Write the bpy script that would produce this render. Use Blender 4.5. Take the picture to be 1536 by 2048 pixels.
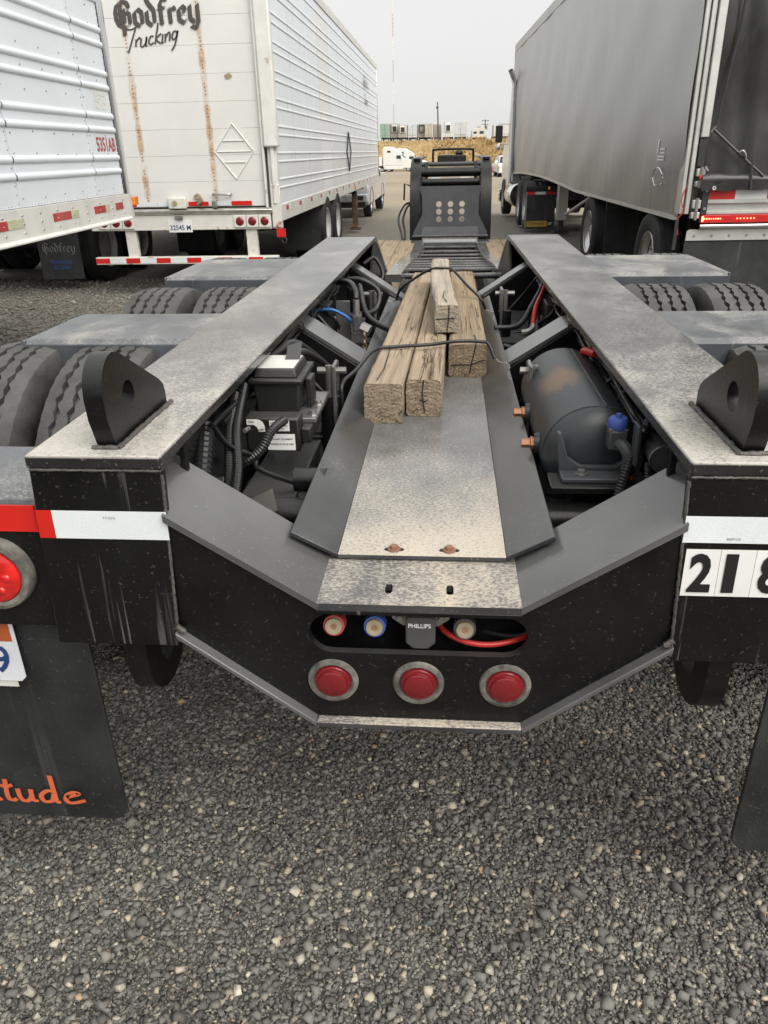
import bpy, bmesh, math, random
import numpy as np
from math import sin, cos, pi, radians, atan2, sqrt, hypot
from mathutils import Vector, Matrix
from mathutils.geometry import tessellate_polygon

for o in list(bpy.data.objects): bpy.data.objects.remove(o)
scene = bpy.context.scene
COL = scene.collection
random.seed(7); rng = np.random.default_rng(7)

# ------------------------------------------------------------------ camera
YAW, PITCH, ROLL = radians(5.05), radians(25.4), radians(1.27)
Fv = Vector((-sin(YAW)*cos(PITCH), cos(YAW)*cos(PITCH), -sin(PITCH)))
Xv = Vector((cos(YAW), sin(YAW), 0)); Uv = Xv.cross(Fv)
X2 = cos(ROLL)*Xv - sin(ROLL)*Uv; U2 = cos(ROLL)*Uv + sin(ROLL)*Xv
cd = bpy.data.cameras.new('camera'); camo = bpy.data.objects.new('camera', cd); COL.objects.link(camo)
cd.sensor_fit = 'VERTICAL'; cd.sensor_height = 36; cd.lens = 36*1513/2048
cd.clip_start = 0.05; cd.clip_end = 3000
mw = Matrix((X2, U2, -Fv)).transposed().to_4x4(); mw.translation = (0.044, -1.16, 1.65)
camo.matrix_world = mw
scene.camera = camo
scene.render.resolution_x, scene.render.resolution_y = 768, 1024

# ------------------------------------------------------------------ world (overcast) + sun
SUN_EL, SUN_AZ = radians(48), radians(138)      # azimuth clockwise from +Y
w = bpy.data.worlds.new('World'); scene.world = w; w.use_nodes = True
wt = w.node_tree; wt.nodes.clear()
wo = wt.nodes.new('ShaderNodeOutputWorld'); bg = wt.nodes.new('ShaderNodeBackground')
sky = wt.nodes.new('ShaderNodeTexSky'); sky.sky_type = 'NISHITA'; sky.sun_disc = False
sky.sun_elevation = SUN_EL; sky.sun_rotation = SUN_AZ
sky.dust_density = 3.0; sky.air_density = 1.0; sky.ozone_density = 1.0
hs = wt.nodes.new('ShaderNodeHueSaturation'); hs.inputs['Saturation'].default_value = 0.08
wt.links.new(sky.outputs[0], hs.inputs['Color'])
mixw = wt.nodes.new('ShaderNodeMixRGB'); mixw.inputs[0].default_value = 0.86
wt.links.new(hs.outputs[0], mixw.inputs[1]); mixw.inputs[2].default_value = (3.75, 3.77, 3.72, 1)   # cloud deck
cn_ = wt.nodes.new('ShaderNodeTexNoise'); cn_.inputs['Scale'].default_value = 2.2; cn_.inputs['Detail'].default_value = 4
ctc = wt.nodes.new('ShaderNodeTexCoord'); wt.links.new(ctc.outputs['Generated'], cn_.inputs['Vector'])
cmr = wt.nodes.new('ShaderNodeMapRange'); cmr.inputs['To Min'].default_value = .90; cmr.inputs['To Max'].default_value = 1.10; wt.links.new(cn_.outputs['Fac'], cmr.inputs['Value'])
cvm = wt.nodes.new('ShaderNodeVectorMath'); cvm.operation = 'SCALE'; wt.links.new(mixw.outputs[0], cvm.inputs[0]); wt.links.new(cmr.outputs[0], cvm.inputs['Scale'])
wt.links.new(cvm.outputs[0], bg.inputs['Color']); bg.inputs['Strength'].default_value = 0.10
wt.links.new(bg.outputs[0], wo.inputs['Surface'])
sd = bpy.data.lights.new('sun', 'SUN'); sd.energy = 1.5; sd.angle = radians(60); sd.color = (1.0, .96, .90)
so = bpy.data.objects.new('sun', sd); COL.objects.link(so)
sdir = Vector((sin(SUN_AZ)*cos(SUN_EL), cos(SUN_AZ)*cos(SUN_EL), sin(SUN_EL)))
so.rotation_euler = sdir.to_track_quat('Z', 'Y').to_euler(); so.location = (0, -10, 20)
vs = scene.view_settings; vs.view_transform = 'Standard'; vs.look = 'None'; vs.exposure = 1.2; vs.gamma = 1.0; vs.use_curve_mapping = False

cy = scene.cycles
cy.max_bounces = 6; cy.diffuse_bounces = 3; cy.glossy_bounces = 3; cy.transmission_bounces = 2; cy.caustics_reflective = False; cy.caustics_refractive = False
cy.use_adaptive_sampling = True; cy.adaptive_threshold = 0.02; cy.sample_clamp_indirect = 4.0
# ------------------------------------------------------------------ material helper
def nd(nt, t, ins=None, **props):
    n = nt.nodes.new(t)
    for k, v in props.items(): setattr(n, k, v)
    for k, v in (ins or {}).items():
        s = n.inputs[k]
        if isinstance(v, bpy.types.NodeSocket): nt.links.new(v, s)
        else: s.default_value = v
    return n
def c4(c): return (c[0], c[1], c[2], 1.0)
def ramp(nt, fac, stops, interp='LINEAR'):
    r = nd(nt, 'ShaderNodeValToRGB', {'Fac': fac}); cr = r.color_ramp; cr.interpolation = interp
    while len(cr.elements) < len(stops): cr.elements.new(.5)
    for e, (p, c) in zip(cr.elements, stops):
        e.position = p; e.color = c4(c) if not isinstance(c, (int, float)) else (c, c, c, 1)
    return r.outputs[0]
def mixc(nt, f, a, b, mode='MIX'):
    m = nd(nt, 'ShaderNodeMixRGB', blend_type=mode)
    for i, v in ((0, f), (1, a), (2, b)):
        if isinstance(v, bpy.types.NodeSocket): nt.links.new(v, m.inputs[i])
        elif i == 0: m.inputs[0].default_value = v
        else: m.inputs[i].default_value = c4(v)
    return m.outputs[0]
def math_(nt, op, a, b=0.0, clamp=False):
    m = nd(nt, 'ShaderNodeMath', operation=op, use_clamp=clamp)
    for i, v in ((0, a), (1, b)):
        if isinstance(v, bpy.types.NodeSocket): nt.links.new(v, m.inputs[i])
        else: m.inputs[i].default_value = v
    return m.outputs[0]
def noise(nt, vec, scale, detail=4, rough=.55, dist=0.0):
    return nd(nt, 'ShaderNodeTexNoise', {'Vector': vec, 'Scale': scale, 'Detail': detail, 'Roughness': rough, 'Distortion': dist}).outputs['Fac']
def scaled(nt, vec, s, off=(0, 0, 0)):
    m = nd(nt, 'ShaderNodeMapping', {'Vector': vec}); m.inputs['Scale'].default_value = s; m.inputs['Location'].default_value = off
    return m.outputs[0]
MATS = {}
def M(name, col, rough=.5, metal=0.0, var=.12, vscale=6, bump=0.0, bscale=60, dust=0.0, dustcol=(.40, .36, .30), dscale=14,
      streak=0.0, streakcol=(.45, .44, .42), sscale=30, dirt=0.0, dirtcol=(.10, .08, .06), rust=0.0, rustscale=7, coat=0.0, spec=.5, emit=None, rand=0.0, fleck=0.0, dvar=.6, rear=0.0):
    m = bpy.data.materials.new(name); m.use_nodes = True; nt = m.node_tree
    b = nt.nodes['Principled BSDF']
    tc = nd(nt, 'ShaderNodeTexCoord'); oi = nd(nt, 'ShaderNodeObjectInfo')
    vec = nd(nt, 'ShaderNodeVectorMath', {0: tc.outputs['Object'], 1: nd(nt, 'ShaderNodeCombineXYZ', {'X': math_(nt, 'MULTIPLY', oi.outputs['Random'], 37.0), 'Y': math_(nt, 'MULTIPLY', oi.outputs['Random'], 91.0), 'Z': 0.0}).outputs[0]}, operation='ADD').outputs[0]
    n1 = noise(nt, vec, vscale, 3)
    lo = tuple(max(0, c*(1-var*1.6)) for c in col); hi = tuple(min(1, c*(1+var*1.6)) for c in col)
    c = ramp(nt, n1, [(.28, lo), (.72, hi)])
    if rand:
        c = nd(nt, 'ShaderNodeHueSaturation', {'Color': c, 'Value': math_(nt, 'ADD', 1-rand, math_(nt, 'MULTIPLY', oi.outputs['Random'], 2*rand))}).outputs[0]
    r = math_(nt, 'ADD', rough-.06, math_(nt, 'MULTIPLY', n1, .12))
    if dirt:
        d = ramp(nt, noise(nt, vec, vscale*.6, 6, .65), [(.5-.25*dirt, 0.0), (.75, 1.0)])
        d = math_(nt, 'MULTIPLY', d, min(1, dirt))
        c = mixc(nt, d, c, dirtcol); r = math_(nt, 'MAXIMUM', r, math_(nt, 'MULTIPLY', d, .8))
    if rust:
        d = ramp(nt, noise(nt, vec, rustscale, 7, .7), [(.62-.12*rust, 0.0), (.72-.12*rust, 1.0)])
        rc = ramp(nt, noise(nt, vec, rustscale*4, 4), [(.3, (.10, .035, .012)), (.7, (.36, .16, .05))])
        c = mixc(nt, d, c, rc); r = math_(nt, 'MAXIMUM', r, math_(nt, 'MULTIPLY', d, .85))
    if streak:
        sv = scaled(nt, vec, (sscale, sscale, 1.1))
        s1 = ramp(nt, noise(nt, sv, 1.0, 3, .55, .35), [(.60, 0.0), (.66, 1.0)])
        s2 = ramp(nt, noise(nt, scaled(nt, vec, (6, 6, 1.6)), 1.0, 3), [(.42, 0.0), (.60, 1.0)])
        s = math_(nt, 'MULTIPLY', math_(nt, 'MULTIPLY', s1, s2), streak)
        c = mixc(nt, s, c, streakcol); r = math_(nt, 'MAXIMUM', r, math_(nt, 'MULTIPLY', s, .8))
    if fleck:
        f = ramp(nt, noise(nt, vec, 150, 2, .5), [(.66, 0.0), (.72, 1.0)])
        f = math_(nt, 'MULTIPLY', f, fleck); c = mixc(nt, f, c, dustcol)
    if dust:
        g = nd(nt, 'ShaderNodeNewGeometry'); sp = nd(nt, 'ShaderNodeSeparateXYZ', {0: g.outputs['Normal']})
        up = ramp(nt, sp.outputs['Z'], [(.25, 0.0), (.9, 1.0)])
        # settled dust: fine grains whose density follows a slow, uneven coverage
        d1 = noise(nt, scaled(nt, vec, (1.6, 1, 1)), dscale*.22, 4, .62, .4); d2 = noise(nt, scaled(nt, vec, (1, 1.7, 1)), dscale*10.5, 4, .80)
        cov = math_(nt, 'ADD', math_(nt, 'MULTIPLY', math_(nt, 'SUBTRACT', d1, .5), 1.0*dvar), .47*dust)
        if rear:   # thicker towards the tail, where the wheels throw it
            yy = nd(nt, 'ShaderNodeSeparateXYZ', {0: tc.outputs['Object']}).outputs['Y']
            cov = math_(nt, 'ADD', cov, math_(nt, 'MULTIPLY', ramp(nt, yy, [(.0, 1.0), (.75, 0.0)]), rear))
        d = math_(nt, 'ADD', math_(nt, 'MULTIPLY', math_(nt, 'SUBTRACT', math_(nt, 'ADD', d2, cov), .99), 4.2), 0.0, True)
        d = math_(nt, 'MAXIMUM', math_(nt, 'MULTIPLY', d, .85), math_(nt, 'MULTIPLY', cov, .30))
        d = math_(nt, 'MULTIPLY', d, up)
        dc = mixc(nt, ramp(nt, cov, [(.50, 0.0), (.74, 1.0)]), (.40, .40, .39), dustcol)
        c = mixc(nt, d, c, dc); r = math_(nt, 'ADD', r, math_(nt, 'MULTIPLY', d, .45), True)
    nt.links.new(c, b.inputs['Base Color']); nt.links.new(r, b.inputs['Roughness'])
    b.inputs['Metallic'].default_value = metal
    b.inputs['Specular IOR Level'].default_value = spec
    if coat: b.inputs['Coat Weight'].default_value = coat; b.inputs['Coat Roughness'].default_value = .12
    if bump:
        bn = nd(nt, 'ShaderNodeBump', {'Height': noise(nt, vec, bscale, 2, .6), 'Strength': min(1, bump), 'Distance': .004})
        nt.links.new(bn.outputs[0], b.inputs['Normal'])
    if emit: b.inputs['Emission Color'].default_value = c4(emit[0]); b.inputs['Emission Strength'].default_value = emit[1]
    MATS[name] = m; return m

# surfaces of the lowboy
M('black_paint', (.007, .007, .0075), .30, var=.3, bump=.1, bscale=90, dust=.6, fleck=.09, spec=.3)
M('black_flange', (.018, .018, .020), .22, var=.3, bump=.12, bscale=120, dust=1.2, fleck=.2, dustcol=(.64, .60, .53), dvar=.36, rear=.18, coat=.4)
M('black_plate', (.006, .006, .0065), .32, var=.3, bump=.12, bscale=70, dust=.9, streak=.62, sscale=48, streakcol=(.22, .22, .215), fleck=.10, spec=.3)
M('black_wall', (.020, .022, .025), .26, coat=.4, var=.3, bump=.12, bscale=90, dvar=.8, dust=.8, fleck=.18, dustcol=(.36, .34, .31))
M('tray_steel', (.055, .058, .063), .22, var=.3, bump=.15, bscale=140, dust=1.19, dustcol=(.66, .58, .47), dscale=13, fleck=.25, dvar=.30, rear=.22, coat=.4)
M('apron_steel', (.05, .05, .053), .34, var=.3, bump=.15, bscale=140, dust=1.05, dustcol=(.66, .57, .45), dscale=12, fleck=.3, dvar=.6, rear=.14)
M('grey_brace', (.095, .095, .095), .22, var=.30, vscale=2.2, bump=.08, bscale=40, dust=.52, dscale=9, dvar=.9, dustcol=(.46, .44, .41), fleck=.15, coat=.4)
M('fender_steel', (.075, .082, .092), .34, var=.2, dvar=.9, dust=1.2, streak=.25, streakcol=(.3, .3, .3), dustcol=(.42, .40, .36), fleck=.15)
M('dark_under', (.010, .010, .010), .6, dirt=.2, dust=.5)
M('tank_grey', (.032, .035, .039), .42, var=.15, bump=.06, dust=.12, rust=.0)
M('neck_grey', (.058, .061, .067), .42, var=.12, dust=.25, dirt=.15)
M('rubber', (.030, .030, .031), .70, var=.35, vscale=9, dust=.55, dustcol=(.26, .245, .22), bump=.25, bscale=45, fleck=.2)
M('rubber_dusty', (.058, .057, .055), .80, var=.3, vscale=9, dust=.55, dustcol=(.27, .26, .24), bump=.3, bscale=45, fleck=.3)
M('flap_rubber', (.020, .021, .022), .55, var=.3, bump=.35, bscale=150, streak=.28, sscale=26, streakcol=(.13, .13, .13), fleck=.45, dustcol=(.13, .13, .12))
M('hose', (.012, .012, .013), .38, dust=.35)
M('hose_red', (.55, .03, .025), .35, dust=.15); M('hose_blue', (.02, .11, .34), .35, dust=.1)
M('bolt_steel', (.35, .34, .32), .45, 0.8, dirt=.3); M('rust_bolt', (.28, .15, .09), .7, dirt=.4)
M('copper', (.40, .19, .10), .5, .5, dirt=.3)
M('wood_dummy', (.3, .22, .15))
M('tape_white', (.74, .77, .78), .35, var=.03, bump=.1, bscale=240); M('tape_red', (.60, .018, .012), .33, var=.06, bump=.1, bscale=240)
M('decal_white', (.76, .76, .74), .45, var=.05); M('decal_black', (.008, .008, .008), .5)
M('lens_red', (.17, .006, .010), .25, var=.12, coat=.6, bump=.1, bscale=120); M('lens_bright', (.62, .012, .010), .2, var=.2, vscale=40, coat=.8, bump=.4, bscale=60)
M('grommet', (.15, .143, .125), .8, var=.45, vscale=34, bump=.4, dirt=.5, dirtcol=(.05, .045, .04))
M('brass_tan', (.38, .31, .20), .55, dirt=.5, dirtcol=(.15, .12, .09)); M('cap_red', (.42, .05, .05), .55, dirt=.25); M('cap_blue', (.05, .10, .40), .5, dirt=.25); M('cap_grey', (.07, .07, .07), .6)
M('text_white', (.8, .8, .8), .5); M('text_orange', (.58, .12, .045), .6, var=.12); M('text_navy', (.02, .05, .17), .5)
M('plate_white', (.70, .72, .76), .4, var=.08, vscale=9); M('plate_orange', (.42, .10, .03), .45, var=.2)
M('battery_black', (.014, .014, .014), .45, dust=.55, bump=.2); M('paper', (.62, .63, .58), .6, var=.08)
M('weld', (.10, .095, .09), .5, .3, bump=.6, bscale=160)
def tank_mat():
    m = MATS['tank_grey']; nt = m.node_tree; b = nt.nodes['Principled BSDF']; src = b.inputs['Base Color'].links[0].from_socket
    tc = nd(nt, 'ShaderNodeTexCoord'); v = tc.outputs['Object']
    # one rubbed rusty patch on the upper inner shoulder
    d = nd(nt, 'ShaderNodeVectorMath', {0: scaled(nt, v, (1.0, .55, 1.0)), 1: (.335, .80*.55, 1.105)}, operation='DISTANCE').outputs['Value']
    e = math_(nt, 'ADD', d, math_(nt, 'MULTIPLY', math_(nt, 'SUBTRACT', noise(nt, scaled(nt, v, (30, 9, 30)), 1.0, 5, .7), .5), .09))
    k = ramp(nt, e, [(.030, .75), (.062, 0.0)])
    nt.links.new(mixc(nt, k, src, (.17, .095, .045)), b.inputs['Base Color'])
tank_mat()
# box trailers
M('white_panel', (.77, .815, .85), .30, var=.03, vscale=2, dirt=.08, dirtcol=(.58, .58, .58))
M('white_panel_scuffed', (.66, .68, .71), .34, var=.05, vscale=2, dirt=.55, dirtcol=(.44, .46, .50))
M('white_post', (.74, .735, .70), .45, var=.05, rust=.12, rustscale=4)
M('white_sill', (.70, .68, .62), .5, var=.06, rust=.42, rustscale=6)
M('rail_white', (.68, .67, .63), .45, var=.06, streak=.2, streakcol=(.40, .38, .34))
M('polished', (.62, .63, .64), .16, 1.0, var=.06, bump=.05, bscale=8)
M('sill_chrome', (.60, .58, .54), .30, .9, dirt=.35, dirtcol=(.3, .26, .2), bump=.2, bscale=20)
M('lettering_brown', (.085, .072, .066), .7, var=.2, vscale=40)
M('rubber_far', (.022, .022, .023), .75, var=.3, dust=.3)
M('wheel_white', (.55, .55, .54), .5, dirt=.3, dirtcol=(.2, .18, .16)); M('wheel_alu', (.62, .62, .62), .3, .9)
M('chassis_black', (.014, .014, .014), .6, dirt=.3)
M('rusty_leg', (.10, .055, .035), .75, rust=.6, rustscale=5)
M('amber', (.75, .22, .01), .3, coat=.5); M('tape_pale', (.52, .52, .34), .5)
M('tape_red_old', (.42, .05, .045), .5, var=.15, dirt=.25, dirtcol=(.5, .35, .33))
M('alloy_frame', (.60, .60, .57), .38, .55, var=.06, dirt=.15, dirtcol=(.35, .34, .32))
M('tarp_black', (.022, .022, .022), .42, var=.35, vscale=3, bump=.5, bscale=5, streak=.3, sscale=7, streakcol=(.07, .068, .062), fleck=.1)
M('tarp_fold', (.035, .035, .035), .35, var=.3, bump=.4, bscale=9)
M('led_red', (.75, .03, .02), .3, emit=((1, .12, .05), 6.0)); M('led_bar', (.55, .012, .012), .25, coat=.5)
M('truck_white', (.78, .78, .74), .3, var=.03, coat=.5); M('car_silver', (.62, .64, .66), .28, .3, var=.03, coat=.6); M('car_red', (.55, .03, .04), .3, coat=.5)
M('glass_dark', (.02, .028, .03), .08, var=.1, coat=.6); M('chrome', (.75, .75, .75), .12, 1.0, var=.02)
M('grille_dark', (.03, .03, .032), .4); M('pole_wood', (.13, .10, .075), .85); M('mast_paint', (.55, .40, .38), .5)
M('gold', (.50, .33, .07), .4, .3)
for i, c in enumerate([(.26, .36, .31), (.38, .37, .35), (.36, .36, .35), (.56, .60, .64), (.42, .41, .39), (.46, .43, .37), (.32, .31, .29), (.60, .62, .62), (.56, .58, .60), (.62, .61, .55), (.62, .62, .60)]):
    M('far_%d' % i, c, .6, var=.08, vscale=2, dirt=.3, dirtcol=tuple(x*.6 for x in c))

def wood_mat(name, base, dark, crackdir=1):
    m = bpy.data.materials.new(name); m.use_nodes = True; nt = m.node_tree; b = nt.nodes['Principled BSDF']
    tc = nd(nt, 'ShaderNodeTexCoord'); oi = nd(nt, 'ShaderNodeObjectInfo')
    off = nd(nt, 'ShaderNodeCombineXYZ', {'X': math_(nt, 'MULTIPLY', oi.outputs['Random'], 11.0), 'Y': math_(nt, 'MULTIPLY', oi.outputs['Random'], 23.0), 'Z': math_(nt, 'MULTIPLY', oi.outputs['Random'], 7.0)}).outputs[0]
    vec = nd(nt, 'ShaderNodeVectorMath', {0: tc.outputs['Object'], 1: off}, operation='ADD').outputs[0]
    g = noise(nt, scaled(nt, vec, (46, 1.6, 46)), 1.0, 5, .6, .6)
    g2 = noise(nt, scaled(nt, vec, (170, 5, 170)), 1.0, 3, .6)
    c = ramp(nt, g, [(.25, dark), (.5, base), (.78, tuple(min(1, x*1.30) for x in base))])
    c = mixc(nt, math_(nt, 'MULTIPLY', g2, .5), c, tuple(x*.55 for x in base))
    crk = ramp(nt, noise(nt, scaled(nt, vec, (34, .9, 34)), 1.0, 3, .55, .4), [(.485, 0.0), (.498, 1.0), (.502, 1.0), (.515, 0.0)])
    crk = math_(nt, 'MULTIPLY', crk, ramp(nt, noise(nt, scaled(nt, vec, (9, 2.2, 9)), 1.0, 2), [(.47, 0.0), (.60, .9)]))
    c = mixc(nt, crk, c, tuple(x*.22 for x in base))
    blot = ramp(nt, noise(nt, vec, 5, 4), [(.35, 0.0), (.7, .55)])
    c = mixc(nt, blot, c, tuple(x*.72 for x in (base[0], base[1]*1.02, base[2]*1.1)))
    # end grain rings on the faces that look along the grain
    geo = nd(nt, 'ShaderNodeNewGeometry'); ny = math_(nt, 'ABSOLUTE', nd(nt, 'ShaderNodeSeparateXYZ', {0: nd(nt, 'ShaderNodeVectorTransform', {0: geo.outputs['Normal']}, vector_type='NORMAL', convert_from='WORLD', convert_to='OBJECT').outputs[0]}).outputs['Y'])
    endm = ramp(nt, ny, [(.6, 0.0), (.8, 1.0)])
    wv = nd(nt, 'ShaderNodeTexWave', {'Vector': scaled(nt, tc.outputs['Object'], (1, 0.02, 1)), 'Scale': 30.0, 'Distortion': 5.0, 'Detail': 3.0, 'Detail Scale': 2.0}, wave_type='RINGS', rings_direction='Y').outputs['Fac']
    ec = ramp(nt, wv, [(.2, tuple(x*.62 for x in base)), (.8, tuple(x*.85 for x in base))])
    ec = mixc(nt, ramp(nt, noise(nt, vec, 60, 4), [(.45, 0.0), (.7, .7)]), ec, tuple(x*.45 for x in base))
    c = mixc(nt, endm, c, ec)
    nt.links.new(c, b.inputs['Base Color']); b.inputs['Roughness'].default_value = .88; b.inputs['Specular IOR Level'].default_value = .2
    h = math_(nt, 'ADD', math_(nt, 'MULTIPLY', g, .7), math_(nt, 'MULTIPLY', g2, .4))
    h = math_(nt, 'SUBTRACT', h, math_(nt, 'MULTIPLY', crk, .8))
    h = math_(nt, 'ADD', h, math_(nt, 'MULTIPLY', noise(nt, vec, 90, 4), math_(nt, 'MULTIPLY', endm, .8)))
    bn = nd(nt, 'ShaderNodeBump', {'Height': h, 'Strength': 1.0, 'Distance': .010}); nt.links.new(bn.outputs[0], b.inputs['Normal'])
    MATS[name] = m
wood_mat('timber', (.44, .345, .245), (.18, .128, .085)); wood_mat('timber_pale', (.50, .43, .34), (.22, .17, .12)); wood_mat('timber_dark', (.36, .275, .185), (.14, .105, .07))
wood_mat('deck_wood', (.42, .33, .22), (.22, .16, .10))

def alu_side():
    m = bpy.data.materials.new('alu_side'); m.use_nodes = True; nt = m.node_tree; b = nt.nodes['Principled BSDF']
    tc = nd(nt, 'ShaderNodeTexCoord'); v = tc.outputs['Object']
    n1 = noise(nt, scaled(nt, v, (1, .6, .22)), 1.3, 3, .5)
    n2 = noise(nt, scaled(nt, v, (1, 9, .5)), 1.6, 4, .6)
    c = ramp(nt, n1, [(.3, (.39, .39, .383)), (.7, (.46, .457, .447))])
    sz = nd(nt, 'ShaderNodeSeparateXYZ', {0: v}).outputs['Z']
    low = ramp(nt, math_(nt, 'DIVIDE', sz, 4.0), [(.26, 1.0), (.44, 0.0)])
    low_streaks = math_(nt, 'MULTIPLY', ramp(nt, n2, [(.42, 0.0), (.62, 1.0)]), math_(nt, 'MULTIPLY', low, .6))  # uneven darker streaks, strongest towards the lower edge
    c = mixc(nt, low_streaks, c, (.30, .285, .26))
    nt.links.new(c, b.inputs['Base Color']); b.inputs['Metallic'].default_value = .92
    nt.links.new(math_(nt, 'ADD', .36, math_(nt, 'MULTIPLY', n2, .10)), b.inputs['Roughness'])
    h = noise(nt, scaled(nt, v, (1, .8, .5)), 1.1, 3, .5)
    bn = nd(nt, 'ShaderNodeBump', {'Height': h, 'Strength': .35, 'Distance': .05}); nt.links.new(bn.outputs[0], b.inputs['Normal'])
    MATS['alu_side'] = m
alu_side()

def ground_mat():
    m = bpy.data.materials.new('gravel_ground'); m.use_nodes = True; nt = m.node_tree; b = nt.nodes['Principled BSDF']
    tc = nd(nt, 'ShaderNodeTexCoord'); v = tc.outputs['Object']
    vo = nd(nt, 'ShaderNodeTexVoronoi', {'Vector': v, 'Scale': 58.0, 'Randomness': 1.0})
    sepc = nd(nt, 'ShaderNodeSeparateColor', {0: vo.outputs['Color']})
    st = ramp(nt, sepc.outputs[0], [(0, (.085, .082, .076)), (.5, (.145, .138, .125)), (.80, (.205, .193, .172)), (.93, (.33, .305, .26)), (1, (.58, .54, .45))])
    v2 = nd(nt, 'ShaderNodeTexVoronoi', {'Vector': v, 'Scale': 22.0, 'Randomness': 1.0})
    s2 = nd(nt, 'ShaderNodeSeparateColor', {0: v2.outputs['Color']})
    st = mixc(nt, ramp(nt, s2.outputs[1], [(.86, 0.0), (.88, .8)]), st, ramp(nt, s2.outputs[0], [(0, (.15, .143, .13)), (1, (.42, .385, .31))]))
    big = noise(nt, v, .55, 5, .6)
    st = mixc(nt, ramp(nt, big, [(.4, 0.0), (.7, .45)]), st, (.20, .186, .162))
    sy = nd(nt, 'ShaderNodeSeparateXYZ', {0: v}).outputs['Y']
    st = mixc(nt, ramp(nt, math_(nt, 'DIVIDE', sy, 10.0), [(.22, 0.0), (.62, .45)]), st, (.30, .275, .235))
    far = math_(nt, 'ADD', math_(nt, 'DIVIDE', sy, 60.0), math_(nt, 'MULTIPLY', math_(nt, 'SUBTRACT', noise(nt, scaled(nt, v, (.12, .05, 1)), 1.0, 5, .65), .5), .55))
    dirtc = ramp(nt, noise(nt, scaled(nt, v, (.22, .08, 1)), 1.0, 6, .65), [(.3, (.29, .235, .17)), (.55, (.40, .335, .245)), (.75, (.46, .39, .29))])
    c = mixc(nt, ramp(nt, far, [(.30, 0.0), (.62, .92)]), st, dirtc)
    nt.links.new(c, b.inputs['Base Color']); b.inputs['Roughness'].default_value = .9; b.inputs['Specular IOR Level'].default_value = .25
    h = math_(nt, 'MULTIPLY', vo.outputs['Distance'], -1.0)
    bn = nd(nt, 'ShaderNodeBump', {'Height': h, 'Strength': .9, 'Distance': .02}); nt.links.new(bn.outputs[0], b.inputs['Normal'])
    MATS['gravel_ground'] = m
    # loose stones: colour of each single stone
    m = bpy.data.materials.new('stones'); m.use_nodes = True; nt = m.node_tree; b = nt.nodes['Principled BSDF']
    g = nd(nt, 'ShaderNodeNewGeometry'); tc = nd(nt, 'ShaderNodeTexCoord')
    r = g.outputs['Random Per Island']
    c = ramp(nt, r, [(0, (.085, .083, .078)), (.30, (.138, .134, .125)), (.62, (.205, .197, .181)), (.84, (.270, .256, .230)), (.94, (.36, .325, .265)), (.976, (.52, .45, .34)), (.993, (.66, .60, .50)), (1, (.50, .30, .18))])
    patch = noise(nt, tc.outputs['Object'], 2.6, 4, .6)
    c = mixc(nt, 1.0, c, ramp(nt, patch, [(.30, (.68, .66, .63)), (.50, (1.0, 1.0, .98)), (.70, (1.0, 1.0, .98))]), 'MULTIPLY')
    ys_ = nd(nt, 'ShaderNodeSeparateXYZ', {0: tc.outputs['Object']}).outputs['Y']
    c = mixc(nt, ramp(nt, math_(nt, 'DIVIDE', ys_, 10.0), [(.22, 0.0), (.62, .60)]), c, (.34, .31, .265))
    n = noise(nt, tc.outputs['Object'], 160, 4, .6)
    c = mixc(nt, math_(nt, 'MULTIPLY', n, .45), c, (.11, .106, .098))
    nt.links.new(c, b.inputs['Base Color']); b.inputs['Roughness'].default_value = .82; b.inputs['Specular IOR Level'].default_value = .3
    bn = nd(nt, 'ShaderNodeBump', {'Height': noise(nt, tc.outputs['Object'], 300, 3), 'Strength': .5, 'Distance': .003}); nt.links.new(bn.outputs[0], b.inputs['Normal'])
    MATS['stones'] = m
    m = bpy.data.materials.new('dry_bank'); m.use_nodes = True; nt = m.node_tree; b = nt.nodes['Principled BSDF']
    tc = nd(nt, 'ShaderNodeTexCoord'); v = tc.outputs['Object']
    n1 = noise(nt, scaled(nt, v, (.35, .5, .9)), 1.0, 7, .7, .8); n2 = noise(nt, v, 2.2, 6, .75)
    c = ramp(nt, math_(nt, 'ADD', math_(nt, 'MULTIPLY', n1, .6), math_(nt, 'MULTIPLY', n2, .4)), [(.34, (.24, .155, .07)), (.48, (.46, .32, .15)), (.62, (.62, .46, .24))])
    sz = nd(nt, 'ShaderNodeSeparateXYZ', {0: v}).outputs['Z']
    low = ramp(nt, math_(nt, 'ADD', math_(nt, 'MULTIPLY', sz, .25), math_(nt, 'MULTIPLY', n1, .5)), [(.02, 1.0), (.30, 0.0)])
    c = mixc(nt, math_(nt, 'MULTIPLY', low, .85), c, (.27, .21, .15))
    nt.links.new(c, b.inputs['Base Color']); b.inputs['Roughness'].default_value = .95; b.inputs['Specular IOR Level'].default_value = .1
    bn = nd(nt, 'ShaderNodeBump', {'Height': n2, 'Strength': 1.0, 'Distance': .5}); nt.links.new(bn.outputs[0], b.inputs['Normal'])
    MATS['dry_bank'] = m
ground_mat()

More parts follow.
